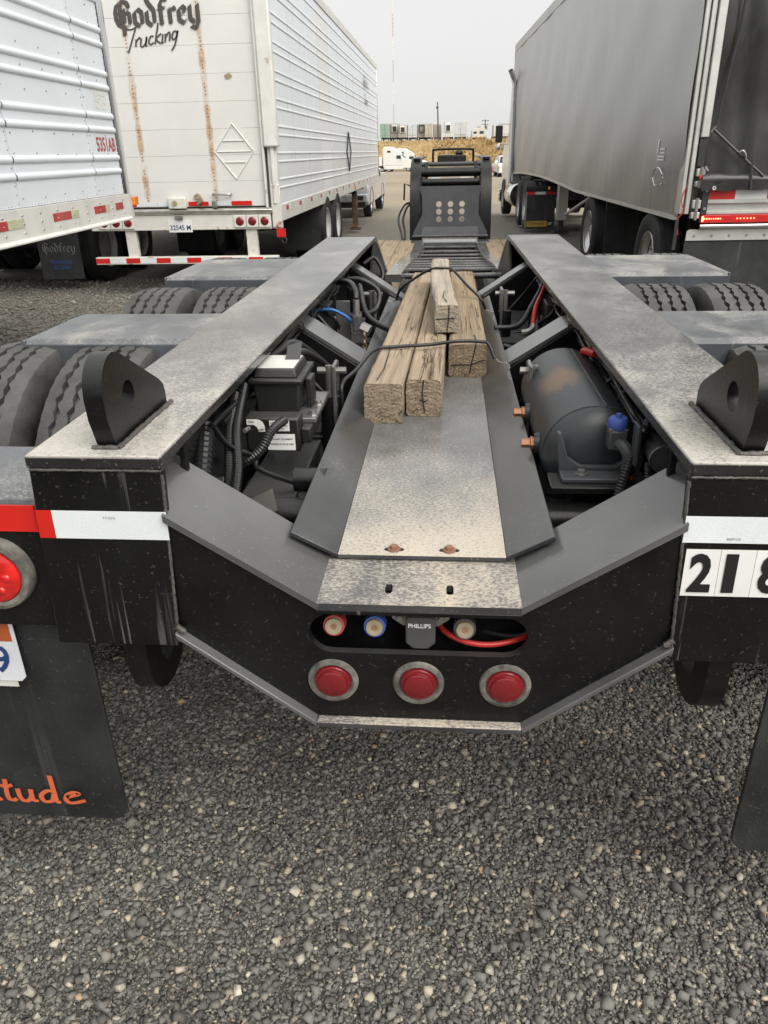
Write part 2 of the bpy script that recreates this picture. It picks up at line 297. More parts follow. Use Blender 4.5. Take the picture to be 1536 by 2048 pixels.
# rusty rivet lines for the door skin (rust bleeding from the two bolt rows)
def door_mat():
    m = bpy.data.materials.new('door_skin'); m.use_nodes = True; nt = m.node_tree; b = nt.nodes['Principled BSDF']
    tc = nd(nt, 'ShaderNodeTexCoord'); oi = nd(nt, 'ShaderNodeObjectInfo')
    g = nd(nt, 'ShaderNodeNewGeometry'); pos = g.outputs['Position']
    sp = nd(nt, 'ShaderNodeSeparateXYZ', {0: pos}); x = sp.outputs['X']; z = sp.outputs['Z']
    base = ramp(nt, noise(nt, pos, 1.6, 5), [(.3, (.70, .69, .66)), (.7, (.77, .76, .735))])
    scuff = ramp(nt, noise(nt, scaled(nt, pos, (7, 7, 26)), 1.0, 5, .7), [(.66, 0.0), (.72, .35)])
    base = mixc(nt, scuff, base, (.40, .36, .31))
    tot = None
    for xc in (-3.785, -2.895):
        dx = math_(nt, 'ABSOLUTE', math_(nt, 'SUBTRACT', x, xc))
        wob = math_(nt, 'MULTIPLY', noise(nt, scaled(nt, pos, (1, 1, 4)), 1.0, 4, .75), .075)
        k = ramp(nt, math_(nt, 'SUBTRACT', dx, math_(nt, 'SUBTRACT', wob, .015)), [(.0, 1.0), (.022, 0.0)])
        k = math_(nt, 'MULTIPLY', k, ramp(nt, noise(nt, scaled(nt, pos, (2, 2, 3.2)), 1.0, 3, .6), [(.36, .10), (.58, 1.0)]))
        tot = k if tot is None else math_(nt, 'MAXIMUM', tot, k)
    rc = ramp(nt, noise(nt, pos, 16, 4, .7), [(.35, (.30, .13, .03)), (.6, (.58, .33, .10)), (.75, (.66, .50, .28))])
    c = mixc(nt, math_(nt, 'MULTIPLY', tot, .72), base, rc)
    nt.links.new(c, b.inputs['Base Color']); b.inputs['Roughness'].default_value = .5
    MATS['door_skin'] = m
door_mat()

# ------------------------------------------------------------------ mesh builder
class MB:
    def __init__(s): s.v = []; s.f = []
    def add(s, vs, fs):
        o = len(s.v); s.v += [tuple(p) for p in vs]; s.f += [tuple(i+o for i in f) for f in fs]; return s
    def box(s, x0, x1, y0, y1, z0, z1):
        return s.add([(x0, y0, z0), (x1, y0, z0), (x1, y1, z0), (x0, y1, z0), (x0, y0, z1), (x1, y0, z1), (x1, y1, z1), (x0, y1, z1)],
                     [(3, 2, 1, 0), (4, 5, 6, 7), (0, 1, 5, 4), (1, 2, 6, 5), (2, 3, 7, 6), (3, 0, 4, 7)])
    def hexa(s, p):     # 8 points: bottom loop then top loop
        return s.add(p, [(3, 2, 1, 0), (4, 5, 6, 7), (0, 1, 5, 4), (1, 2, 6, 5), (2, 3, 7, 6), (3, 0, 4, 7)])
    def prism(s, poly, a, b, axis='x', holes=()):
        """2-D outline extruded from a to b along axis. poly in (y,z) for x, (x,z) for y, (x,y) for z"""
        def P(p, t): return (t, p[0], p[1]) if axis == 'x' else ((p[0], t, p[1]) if axis == 'y' else (p[0], p[1], t))
        loops = [list(poly)]+[list(h) for h in holes]
        flat = [p for l in loops for p in l]; n = len(flat)
        tris = tessellate_polygon([[Vector((p[0], p[1], 0)) for p in l] for l in loops])
        vs = [P(p, a) for p in flat]+[P(p, b) for p in flat]
        fs = [tuple(t) for t in tris]+[tuple(i+n for i in reversed(t)) for t in tris]
        o = 0
        for l in loops:
            k = len(l)
            for i in range(k): j = (i+1) % k; fs.append((o+i, o+j, n+o+j, n+o+i))
            o += k
        return s.add(vs, fs)
    def tube(s, pts, r, n=8, caps=True, ridges=0):
        pts = [Vector(p) for p in pts]; rad = r if callable(r) else (lambda t: r)
        vs = []; fs = []; m = len(pts)
        T = [(pts[min(i+1, m-1)]-pts[max(i-1, 0)]).normalized() for i in range(m)]
        ref = Vector((0, 0, 1)) if abs(T[0].z) < .9 else Vector((1, 0, 0))
        N = T[0].cross(ref).normalized()
        for i in range(m):
            N = (N-T[i]*N.dot(T[i])).normalized(); B = T[i].cross(N)
            rr = rad(i/(m-1)) if not ridges else rad(i/(m-1))*(1.0 if i % 2 else .86)
            for k in range(n):
                a = 2*pi*k/n; p = pts[i]+(N*cos(a)+B*sin(a))*rr; vs.append(tuple(p))
        for i in range(m-1):
            for k in range(n): fs.append((i*n+k, i*n+(k+1) % n, (i+1)*n+(k+1) % n, (i+1)*n+k))
        if caps: fs.append(tuple(range(n-1, -1, -1))); fs.append(tuple((m-1)*n+k for k in range(n)))
        return s.add(vs, fs)
    def lathe(s, prof, c=(0, 0, 0), axis='y', n=24, a0=0, a1=2*pi):
        """prof: list of (t, r) along axis"""
        vs = []; fs = []; full = abs(a1-a0-2*pi) < 1e-6; cols = n if full else n+1
        for t, r in prof:
            for k in range(cols):
                a = a0+(a1-a0)*k/n; u, w_ = r*cos(a), r*sin(a)
                p = {'x': (t, u, w_), 'y': (u, t, w_), 'z': (u, w_, t)}[axis]
                vs.append((c[0]+p[0], c[1]+p[1], c[2]+p[2]))
        for i in range(len(prof)-1):
            for k in range(n): k2 = (k+1) % cols; fs.append((i*cols+k, i*cols+k2, (i+1)*cols+k2, (i+1)*cols+k))
        return s.add(vs, fs)
    def strip(s, pa, pb):
        n = len(pa); return s.add(list(pa)+list(pb), [(i, i+1, n+i+1, n+i) for i in range(n-1)])
    def xf(s, m):
        s.v = [tuple(m @ Vector(p)) for p in s.v]; return s
    def mesh(s, name, smooth=35):
        me = bpy.data.meshes.new(name); me.from_pydata(s.v, [], s.f)
        bm = bmesh.new(); bm.from_mesh(me); bmesh.ops.recalc_face_normals(bm, faces=bm.faces); bm.to_mesh(me); bm.free()
        if smooth: me.shade_smooth(); me.set_sharp_from_angle(angle=radians(smooth))
        return me
def link(name, me, mat, parent=None, bevel=0.0, seg=2):
    o = bpy.data.objects.new(name, me); COL.objects.link(o)
    if mat and not me.materials: me.materials.append(MATS[mat])
    if parent: o.parent = parent
    if bevel:
        b = o.modifiers.new('bevel', 'BEVEL'); b.width = bevel; b.segments = seg; b.limit_method = 'ANGLE'; b.angle_limit = radians(40); b.harden_normals = False
    return o
def part(name, mb, mat, parent, bevel=0.0, smooth=35, seg=2):
    return link(name, mb.mesh(name, smooth), mat, parent, bevel, seg)
def tag(o, label, cat, group=None, kind=None):
    if label: o['label'] = label
    if cat: o['category'] = cat
    if group: o['group'] = group
    if kind: o['kind'] = kind
    return o
def root(name, loc, label, cat, rz=0.0, group=None, rx=0.0):
    o = bpy.data.objects.new(name, None); COL.objects.link(o); o.empty_display_size = .3
    o.location = loc; o.rotation_euler = (rx, 0, rz); return tag(o, label, cat, group)
def inst(src, loc, parent=None, rot=None, sc=None, name=None):
    o = src.copy(); COL.objects.link(o); o.location = loc
    if name: o.name = name
    o.parent = parent if parent else src.parent
    if rot is not None: o.rotation_euler = rot
    if sc is not None: o.scale = sc
    return o
def copy_tree(o, loc=None, rz=None, parent=None):
    c = o.copy(); COL.objects.link(c); c.parent = parent
    if loc is not None: c.location = loc
    if rz is not None: c.rotation_euler = (c.rotation_euler[0], c.rotation_euler[1], rz)
    for ch in o.children: copy_tree(ch, parent=c)
    return c
def B(*a): return MB().box(*a)
def circ(cx, cy, r, n=20): return [(cx+r*cos(2*pi*k/n), cy+r*sin(2*pi*k/n)) for k in range(n)]
def stadium(x0, x1, z0, z1, n=10):
    r = (z1-z0)/2; c = (z0+z1)/2
    return [(x1-r+r*cos(-pi/2+pi*k/n), c+r*sin(-pi/2+pi*k/n)) for k in range(n+1)]+[(x0+r+r*cos(pi/2+pi*k/n), c+r*sin(pi/2+pi*k/n)) for k in range(n+1)]
def spline(pts, n=8):
    pts = [Vector(p) for p in pts]; out = []
    P = [pts[0]*2-pts[1]]+pts+[pts[-1]*2-pts[-2]]
    for i in range(1, len(P)-2):
        for k in range(n):
            t = k/n; a, b, c, d = P[i-1], P[i], P[i+1], P[i+2]
            out.append(.5*((2*b)+(c-a)*t+(2*a-5*b+4*c-d)*t*t+(3*b-a-3*c+d)*t**3))
    out.append(pts[-1]); return out
def hose(name, pts, r, mat, parent, ridges=0, n=8, k=8):
    if ridges:
        p = spline(pts, 40); L = sum((p[i+1]-p[i]).length for i in range(len(p)-1)); cnt = max(8, int(L/(r*.28)))
        # even resample
        acc = [0]
        for i in range(len(p)-1): acc.append(acc[-1]+(p[i+1]-p[i]).length)
        q = []; j = 0
        for i in range(cnt+1):
            d = L*i/cnt
            while j < len(acc)-2 and acc[j+1] < d: j += 1
            t = (d-acc[j])/max(1e-9, acc[j+1]-acc[j]); q.append(p[j].lerp(p[j+1], min(1, t)))
        return part(name, MB().tube(q, r, n, ridges=1), mat, parent, smooth=0)
    return part(name, MB().tube(spline(pts, k), r, n), mat, parent, smooth=60)
def frame(origin, u, v):
    u = Vector(u).normalized(); v = Vector(v).normalized(); n = u.cross(v)
    m = Matrix((u, v, n)).transposed().to_4x4(); m.translation = Vector(origin); return m
def text(name, body, height, origin, u, v, mat, parent, depth=.001, bold=0.0, shear=0.0, width=None):
    cu = bpy.data.curves.new('t', 'FONT'); cu.body = body; cu.size = 1; cu.extrude = 0; cu.offset = bold; cu.shear = shear; cu.resolution_u = 3
    o = bpy.data.objects.new('t', cu); COL.objects.link(o)
    dg = bpy.context.evaluated_depsgraph_get(); me = bpy.data.meshes.new_from_object(o.evaluated_get(dg))
    bpy.data.objects.remove(o); bpy.data.curves.remove(cu)
    xs = [p.co.x for p in me.vertices]; ys = [p.co.y for p in me.vertices]
    sy_ = height/(max(ys)-min(ys)); sx_ = (width/(max(xs)-min(xs))) if width else sy_
    F = frame(origin, u, v)
    for p in me.vertices: p.co = F @ Vector(((p.co.x-min(xs))*sx_, (p.co.y-min(ys))*sy_, depth))
    me.name = name; me.materials.clear()
    return link(name, me, mat, parent)
def nib_text(name, strokes, scale, origin, u, v, mat, parent, nib=(.10, .10), depth=.004, shear=0.0):
    """broad-nib lettering: each stroke is a polyline swept by a fixed pen edge"""
    F = frame(origin, u, v); mb = MB(); k = 0
    for st in strokes:
        for a, b in zip(st[:-1], st[1:]):
            k += 1; d = depth+.00012*k
            q = [(a[0]-nib[0]/2, a[1]-nib[1]/2), (a[0]+nib[0]/2, a[1]+nib[1]/2), (b[0]+nib[0]/2, b[1]+nib[1]/2), (b[0]-nib[0]/2, b[1]-nib[1]/2)]
            pt = [F @ Vector(((x+shear*y)*scale, y*scale, d)) for x, y in q]; mb.add(pt, [(0, 1, 2, 3)])
    return part(name, mb, mat, parent, smooth=0)
def round_text(name, strokes, scale, origin, u, v, mat, parent, r=.05, depth=.003, shear=0.0):
    F = frame(origin, u, v); mb = MB(); k = 0
    for st in strokes:
        p = spline([(a[0]+shear*a[1], a[1], 0) for a in st], 6) if len(st) > 2 else [Vector((a[0]+shear*a[1], a[1], 0)) for a in st]
        k += 1; d = depth+.0004*k; L = []; R = []
        for i in range(len(p)):
            t = (p[min(i+1, len(p)-1)]-p[max(0, i-1)]); t = t.normalized() if t.length > 1e-9 else Vector((1, 0, 0))
            nn = Vector((-t.y, t.x, 0)); rr = r*(.75+.35*abs(t.y))
            L.append(F @ Vector(((p[i].x+nn.x*rr)*scale, (p[i].y+nn.y*rr)*scale, d))); R.append(F @ Vector(((p[i].x-nn.x*rr)*scale, (p[i].y-nn.y*rr)*scale, d)))
        mb.strip(L, R)
    return part(name, mb, mat, parent, smooth=0)
REAR = ((1, 0, 0), (0, 0, 1))     # u, v of a face that looks towards -Y
RIGHT = ((0, 1, 0), (0, 0, 1))    # face that looks towards +X
LEFT = ((0, -1, 0), (0, 0, 1))    # face that looks towards -X

# ------------------------------------------------------------------ the setting
def gz(y): return float(np.interp(y, [16, 27, 70, 120, 145], [0, -.28, -.38, -.90, -1.45]))
def build_ground():
    ys = [-400, -60, -10, 0, 10, 16, 20, 23, 27, 40, 55, 70, 85, 100, 120, 145, 200, 500, 2500]; xs = [-1500, -200, -40, -15, -5, 0, 5, 15, 40, 200, 1500]
    mb = MB(); mb.v = [(x, y, gz(y)-.012) for y in ys for x in xs]; n = len(xs)
    mb.f = [(j*n+i, j*n+i+1, (j+1)*n+i+1, (j+1)*n+i) for j in range(len(ys)-1) for i in range(n-1)]
    tag(part('ground', mb, 'gravel_ground', None, smooth=0), None, None, kind='structure')
build_ground()
def build_bank():
    xs = np.arange(-160, 161, 1.6); prof = [(-2, -1.6), (0, -1.45), (2.0, -.9), (4, -.1), (6.5, 1.1), (9, 2.3), (11, 3.1), (13, 3.55), (17, 3.7), (30, 3.75), (60, 4.0), (400, 5.0)]
    mb = MB(); n = len(xs)
    for j, (dy, z) in enumerate(prof):
        for x in xs:
            wv = .9*sin(x*.11)+.5*sin(x*.31+1)+rng.normal(0, .45 if 1 < j < 8 else .05); zz = z+(rng.normal(0, .16)+.18*sin(x*.8+j) if 2 < j < 8 else 0)
            mb.v.append((x, 147+dy+wv, zz-(0.012*max(0, x) if j > 4 else 0)))
    mb.f = [(j*n+i, j*n+i+1, (j+1)*n+i+1, (j+1)*n+i) for j in range(len(prof)-1) for i in range(n-1)]
    tag(part('embankment', mb, 'dry_bank', None, smooth=60), None, None, kind='structure')
    # dry grass tufts along the slope
    mb = MB()
    for _ in range(5200):
        x = rng.uniform(-45, 45); t = rng.uniform(.12, 1.0); y = 147+13.5*t+.9*sin(x*.11)+.5*sin(x*.31+1); z = np.interp(y-147, [p[0] for p in prof], [p[1] for p in prof])
        h = rng.uniform(.15, .55)*(1.4 if t > .9 else 1); a = rng.uniform(0, 2*pi); ww = rng.uniform(.1, .3); dx, dy = ww*cos(a), ww*sin(a)
        lx, ly = rng.normal(0, .2), rng.normal(-.1, .15)
        mb.add([(x-dx, y-dy, z-.12), (x+dx, y+dy, z-.12), (x+lx, y+ly, z+h)], [(0, 1, 2)])
    tag(part('dry_grass', mb, 'dry_bank', None, smooth=0), 'dry straw coloured grass covering the embankment behind the lot', 'grass', kind='stuff')
build_bank()

def ico():
    t = (1+5**.5)/2
    v = np.array([(-1, t, 0), (1, t, 0), (-1, -t, 0), (1, -t, 0), (0, -1, t), (0, 1, t), (0, -1, -t), (0, 1, -t), (t, 0, -1), (t, 0, 1), (-t, 0, -1), (-t, 0, 1)], float)
    v /= np.linalg.norm(v[0])
    f = np.array([(0, 11, 5), (0, 5, 1), (0, 1, 7), (0, 7, 10), (0, 10, 11), (1, 5, 9), (5, 11, 4), (11, 10, 2), (10, 7, 6), (7, 1, 8), (3, 9, 4), (3, 4, 2), (3, 2, 6), (3, 6, 8), (3, 8, 9), (4, 9, 5), (2, 4, 11), (6, 2, 10), (8, 6, 7), (9, 8, 1)])
    return v, f
def stones_mesh(name, cx, cy, cr, sink=.25):
    """crushed stone: half jittered blocks, half lumpy pebbles, each turned at random and flattened a little"""
    out = []; base = 0; VS = []; FS = []
    cube = np.array([(-1, -1, -1), (1, -1, -1), (1, 1, -1), (-1, 1, -1), (-1, -1, 1), (1, -1, 1), (1, 1, 1), (-1, 1, 1)], float)*.72
    cf = np.array([(0, 3, 2), (0, 2, 1), (4, 5, 6), (4, 6, 7), (0, 1, 5), (0, 5, 4), (1, 2, 6), (1, 6, 5), (2, 3, 7), (2, 7, 6), (3, 0, 4), (3, 4, 7)])
    iv, if_ = ico(); pick = rng.random(len(cx)) < .68
    for sel, v, f in ((pick, cube, cf), (~pick, iv, if_)):
        n = int(sel.sum()); 
        if n == 0: continue
        P = v[None]+rng.uniform(-.36, .36, (n, len(v), 3)); r = cr[sel]
        P *= np.stack([rng.uniform(.8, 1.4, n), rng.uniform(.7, 1.1, n), rng.uniform(.5, .9, n)], 1)[:, None, :]
        q = rng.normal(size=(n, 4)); q[:, 0] += 1.2; q /= np.linalg.norm(q, axis=1)[:, None]; w_, x, y, z = q.T
        R = np.stack([np.stack([1-2*(y*y+z*z), 2*(x*y-z*w_), 2*(x*z+y*w_)], 1), np.stack([2*(x*y+z*w_), 1-2*(x*x+z*z), 2*(y*z-x*w_)], 1), np.stack([2*(x*z-y*w_), 2*(y*z+x*w_), 1-2*(x*x+y*y)], 1)], 1)
        P = np.einsum('nij,nkj->nki', R, P)*r[:, None, None]; P[:, :, 2] *= .75
        a = rng.uniform(0, 2*pi, n); c_, s_ = np.cos(a)[:, None], np.sin(a)[:, None]
        P = np.stack([P[:, :, 0]*c_-P[:, :, 1]*s_+cx[sel][:, None], P[:, :, 0]*s_+P[:, :, 1]*c_+cy[sel][:, None], P[:, :, 2]+(r*(1-sink)*.55)[:, None]-.010], 2)
        VS.append(P.reshape(-1, 3)); FS.append((f[None]+(np.arange(n)*len(v))[:, None, None]).reshape(-1, 3)+base); base += n*len(v)
    P = np.concatenate(VS); Fc = np.concatenate(FS)
    me = bpy.data.meshes.new(name); me.vertices.add(len(P)); me.vertices.foreach_set('co', P.ravel())
    me.loops.add(len(Fc)*3); me.loops.foreach_set('vertex_index', Fc.ravel().astype(np.int32))
    me.polygons.add(len(Fc)); me.polygons.foreach_set('loop_start', np.arange(len(Fc), dtype=np.int32)*3); me.polygons.foreach_set('loop_total', np.full(len(Fc), 3, np.int32))
    me.update(); me.validate(); return me
def build_gravel():
    def field(x0, x1, y0, y1, dens, med, sig, lo, hi):
        n = int((x1-x0)*(y1-y0)*dens); return rng.uniform(x0, x1, n), rng.uniform(y0, y1, n), np.clip(med*np.exp(rng.normal(0, sig, n)), lo, hi)
    a = [field(-1.25, 1.25, -.5, 1.2, 32000, .0036, .42, .002, .013), field(-1.25, 1.25, -.5, 1.2, 1500, .0080, .30, .005, .017),
         field(-1.5, 1.5, 1.5, 3.0, 700, .012, .3, .006, .024), field(1.25, 2.3, -1.2, 1.2, 2600, .0062, .4, .003, .017), field(-2.3, -1.25, -1.2, 1.2, 2600, .0062, .4, .003, .017), field(-7.0, -1.3, 1.2, 10.5, 480, .011, .42, .005, .032), field(1.45, 2.2, .8, 6.5, 500, .011, .42, .005, .03)]
    cx, cy, cr = (np.concatenate([q[i] for q in a]) for i in range(3))
    o = link('gravel', stones_mesh('gravel', cx, cy, cr), 'stones')
    tag(o, 'loose dark grey crushed gravel with scattered tan pieces covering the yard', 'gravel', kind='stuff')
    M('stone_pale', (.40, .365, .30), .85, var=.25, vscale=60, bump=.6, bscale=120, rand=.25)
    spots = [(1020, 1560), (1100, 1615), (1078, 1680), (865, 1790), (1295, 1735), (820, 1788), (620, 1840), (60, 1985), (72, 2032), (475, 1980), (1275, 1890), (1515, 1805), (1330, 1740), (590, 1785), (290, 1395+300), (350, 1745), (830, 1570), (862, 1565), (1480, 1755), (1385, 1550), (600, 1920), (885, 1255+700), (980, 1940), (1200, 1945), (240, 1975), (1345, 1250+100)]
    k = 0
    for px, py in spots:      # where the paler, larger stones lie on the yard
        d = Fv+X2*((px-768)/1513)-U2*((py-1024)/1513); t = -1.65/d.z; p = Vector((.044, -1.16, 1.65))+d*t
        r = random.uniform(.010, .016)
        me = stones_mesh('stone', np.array([0.]), np.array([0.]), np.array([r]))
        o = link('stone', me, 'stone_pale'); o.location = (p.x, p.y, .006)
        tag(o, 'larger pale tan stone lying loose among the dark gravel', 'stone', 'pale stones among the gravel')
build_gravel()
# ------------------------------------------------------------------ the lowboy trailer
LB = root('lowboy_trailer', (0, 0, 0), 'black lowboy trailer with twin frame rails, centre tray and gooseneck', 'trailer')
def sx(s, *v): return [s*a for a in v]
def bx(s, x0, x1, y0, y1, z0, z1):
    a, b = sorted((s*x0, s*x1)); return B(a, b, y0, y1, z0, z1)
def weld_bead(pts, r, parent):
    p = []
    for a, b in zip(pts[:-1], pts[1:]):
        a, b = Vector(a), Vector(b); n = max(2, int((b-a).length/.006))
        for i in range(n): p.append(a.lerp(b, i/n)+Vector((random.uniform(-1, 1), random.uniform(-1, 1), random.uniform(-1, 1)))*r*.18)
    p.append(Vector(pts[-1]))
    return part('weld_bead', MB().tube(p, lambda t: r*random.uniform(.85, 1.15), 6), 'weld', parent, smooth=60)

for s in (-1, 1):
    # --- rail: box web with a wide top flange
    web = MB().prism([(.02, .83), (.02, 1.172), (3.62, 1.172), (5.2, .60), (5.2, .36), (3.3, .36), (3.0, .60), (1.1, .70), (.9, .83)], s*.50, s*.60, 'x')
    rail = part('frame_rail', web, 'black_paint', LB, .004)
    part('top_flange', MB().hexa([(s*.436, -.004, 1.170), (s*.676, -.004, 1.170), (s*.690, 3.64, 1.170), (s*.393, 3.64, 1.170), (s*.436, -.004, 1.195), (s*.676, -.004, 1.195), (s*.690, 3.64, 1.195), (s*.393, 3.64, 1.195)]), 'black_flange', rail, .005)
    part('sloping_flange', MB().hexa([(s*.393, 3.645, 1.168), (s*.69, 3.645, 1.168), (s*.69, 5.2, .60), (s*.393, 5.2, .60), (s*.393, 3.66, 1.193), (s*.69, 3.66, 1.193), (s*.69, 5.21, .625), (s*.393, 5.21, .625)]), 'black_flange', rail)
    part('bottom_flange', bx(s, .46, .66, 1.12, 3.0, .675, .699), 'dark_under', rail, .003)
    part('gusset_plate', MB().prism([(3.30, .52), (3.30, .98), (3.60, 1.168), (3.66, 1.168), (5.15, .63), (5.15, .52)], s*.395, s*.411, 'x'), 'black_paint', rail, .002)
    part('end_plate', MB().hexa([(s*.452, -.012, .815), (s*.688, -.012, .815), (s*.688, .012, .815), (s*.452, .012, .815), (s*.438, .0, 1.168), (s*.674, .0, 1.168), (s*.674, .022, 1.168), (s*.438, .022, 1.168)]), 'black_plate', rail, .003)
    weld_bead([(s*.44, -.001, 1.168), (s*.672, -.001, 1.168)], .0028, rail)
    weld_bead([(s*.4385, .002, 1.16), (s*.4515, -.010, .825)], .0032, rail)
    # lifting lug on top
    lug = [(.040, 1.196), (.022, 1.25)]+[(.082+.062*cos(radians(q)), 1.286+.066*sin(radians(q))) for q in (180, 165, 150, 135, 120, 105, 90, 75, 60)]+[(.275, 1.252), (.292, 1.238), (.298, 1.222), (.298, 1.196)]
    part('lifting_lug', MB().prism(lug, s*.527, s*.561, 'x', [circ(.122, 1.266, .026, 18)]), 'black_paint', rail, 0, 25)
    weld_bead([(s*.520, .03, 1.197), (s*.520, .305, 1.197)], .005, rail); weld_bead([(s*.567, .032, 1.197), (s*.520, .032, 1.197)], .005, rail)
    # towing eye below
    eye = [(.02, .81), (.02, .74)]+[(.128+.108*cos(radians(q)), .742+.108*sin(radians(q))) for q in range(190, 351, 16)]+[(.236, .74), (.236, .81)]
    part('towing_eye', MB().prism(eye, s*.534, s*.576, 'x', [[(.128+.040*cos(a), .735+.046*sin(a)) for a in [2*pi*k/18 for k in range(18)]]]), 'black_paint', rail, 0, 25)
    # rear light bar and rear fender
    bar = part('light_bar', MB().prism([(.018, .832), (.018, 1.075), (.03, 1.098), (.055, 1.108), (.27, 1.108), (.27, 1.096), (.06, 1.096), (.045, 1.085), (.045, .832)], s*.690, s*1.50, 'x'), 'fender_steel', LB, .002)
    def yface(y): return y
    part('reflective_tape', bx(s, .690, 1.10, .0125, .0165, 1.040, 1.092), 'tape_red', bar)
    lx = s*.790
    lamp = part('tail_lamp', MB().lathe([(-.006, .056), (-.010, .062), (-.008, .070), (.0, .073), (.017, .073)], (lx, .0, .955), 'y', 40), 'grommet', bar)
    part('lens', MB().lathe([(-.0145, .0001), (-.0145, .030), (-.0125, .045), (-.008, .054), (-.002, .0565)], (lx, .0, .955), 'y', 40), 'lens_bright', bar)
    ld_ = MB()
    for q in range(7):
        rr_ = 0 if q == 0 else .031; aa_ = 2*pi*q/6; ld_.lathe([(-.0185, .0001), (-.0178, .005), (-.016, .0085), (-.012, .0095)], (lx+rr_*cos(aa_), 0, .955+rr_*sin(aa_)), 'y', 14)
    part('lens_facets', ld_, 'lens_bright', bar, smooth=60)
    part('backing_plate', bx(s, .690, 1.50, .0165, .0178, .834, 1.039), 'black_paint', bar)
    # mud flap
    x0, x1 = .672, 1.27
    fl = [(x0, .85)]+[(x0+.04+.04*cos(a), .305+.04*sin(a)) for a in [radians(q) for q in (180, 200, 225, 250, 270)]]+[(x1-.04+.04*cos(a), .305+.04*sin(a)) for a in [radians(q) for q in (270, 300, 330, 360)]]+[(x1, .85)]
    flap = MB().prism([(s*p[0], p[1]) for p in fl], .058, .068, 'y'); flap.v = [(x, y+.035*max(0, .8-z)**2-.02*max(0, .4-z), z) for x, y, z in flap.v]
    fo = part('mud_flap', flap, 'flap_rubber', LB, .002)
    if s < 0:
        # orange brand script along the bottom edge
        I = [[(.0, .30), (.05, .02), (.12, .0), (.18, .04)]]
        def sh(st, dx): return [[(a+dx, b) for a, b in l] for l in st]
        T_ = [[(.10, .62), (.06, .10), (.16, .0), (.26, .05)], [(-.04, .44), (.08, .40), (.24, .46)]]
        U_ = [[(.0, .36), (.02, .08), (.14, .0), (.27, .12), (.30, .36)], [(.30, .36), (.30, .06), (.42, .02)]]
        D_ = [[(.34, .33), (.18, .34), (.02, .20), (.06, .03), (.24, .05), (.33, .26)], [(.33, .80), (.34, .30), (.35, .05), (.44, .02)]]
        E_ = [[(.04, .19), (.20, .24), (.34, .30), (.22, .34), (.06, .24), (.02, .08), (.16, .02), (.46, .11)]]
        allst = sh(I, -.02)+sh(T_, .26)+sh(U_, .60)+sh(D_, 1.10)+sh(E_, 1.66)
        round_text('lettering', allst, .103, (-.975, .057, .325), REAR[0], REAR[1], 'text_orange', fo, r=.052, depth=.004)
        # licence plate, hung below the light bar
        pl = MB().prism([(-1.118, .672), (-.826, .672), (-.815, .683), (-.815, .835), (-1.118, .835)], .046, .049, 'y')
        po = part('licence_plate', pl, 'plate_white', LB, .0008); po['label'] = 'white and orange licence plate with a navy nine'
        part('orange_band', B(-1.112, -.823, .0450, .0457, .772, .832), 'plate_orange', po)
        part('plate_bolt', MB().lathe([(0, 0.0001), (0, .006), (.003, .007)], (-.878, .0435, .683), 'y', 10), 'bolt_steel', po)
        text('plate_digit', '9', .068, (-.876, .0455, .694), *REAR, 'text_navy', po, .0012, .012, width=.038)
        part('paper_tag', B(-1.0, -.838, .0495, .0503, .655, .690), 'paper', po)
        part('mountain_print', MB().add([(-.90, .0457, .772), (-.9, .0457, .74), (-.875, .0457, .757), (-.858, .0457, .745), (-.84, .0457, .765), (-.822, .0457, .75), (-.822, .0457, .772)], [(0, 1, 2), (0, 2, 6), (2, 3, 4), (2, 4, 6), (4, 5, 6)]), 'hose_blue', po, smooth=0) if False else None
    # tapes and numbers on the end plates
    ep = [c for c in rail.children if c.name.startswith('end_plate')][0]
    def tape(xa, xb, za, zb, mat, nm='reflective_tape', off=.0):
        def fy(z): return -.012+(.012)*(z-.815)/(1.168-.815)-.0012-off
        a, b = sorted((s*xa, s*xb)); return part(nm, MB().hexa([(a, fy(za)-.0006, za), (b, fy(za)-.0006, za), (b, fy(za), za), (a, fy(za), za), (a, fy(zb)-.0006, zb), (b, fy(zb)-.0006, zb), (b, fy(zb), zb), (a, fy(zb), zb)]), mat, rail)
    if s < 0:
        tape(.440, .648, 1.038, 1.092, 'tape_white'); tape(.6485, .678, 1.038, 1.092, 'tape_red')
        text('tape_print', 'DOT-C2', .0042, (-.532, -.0085, 1.083), (-1, 0, 0), (0, 0, -1), 'decal_black', rail, -.0)
    else:
        tape(.441, .670, 1.052, 1.100, 'tape_white')
        text('tape_print', 'DOT-C2', .0042, (.512, -.0068, 1.058), *REAR, 'decal_black', rail, 0)
        for i, ch in enumerate('218'):
            xa = .450+i*.0575
            tape(xa, xa+.0568, .951, 1.040, 'decal_white', 'number_tile')
            text('number', ch, .074, (xa+.009, -.0105, .959), (1, 0, 0), (0, .034, 1), 'decal_black', rail, 0.0, .035, width=.038 if ch != '1' else .020)
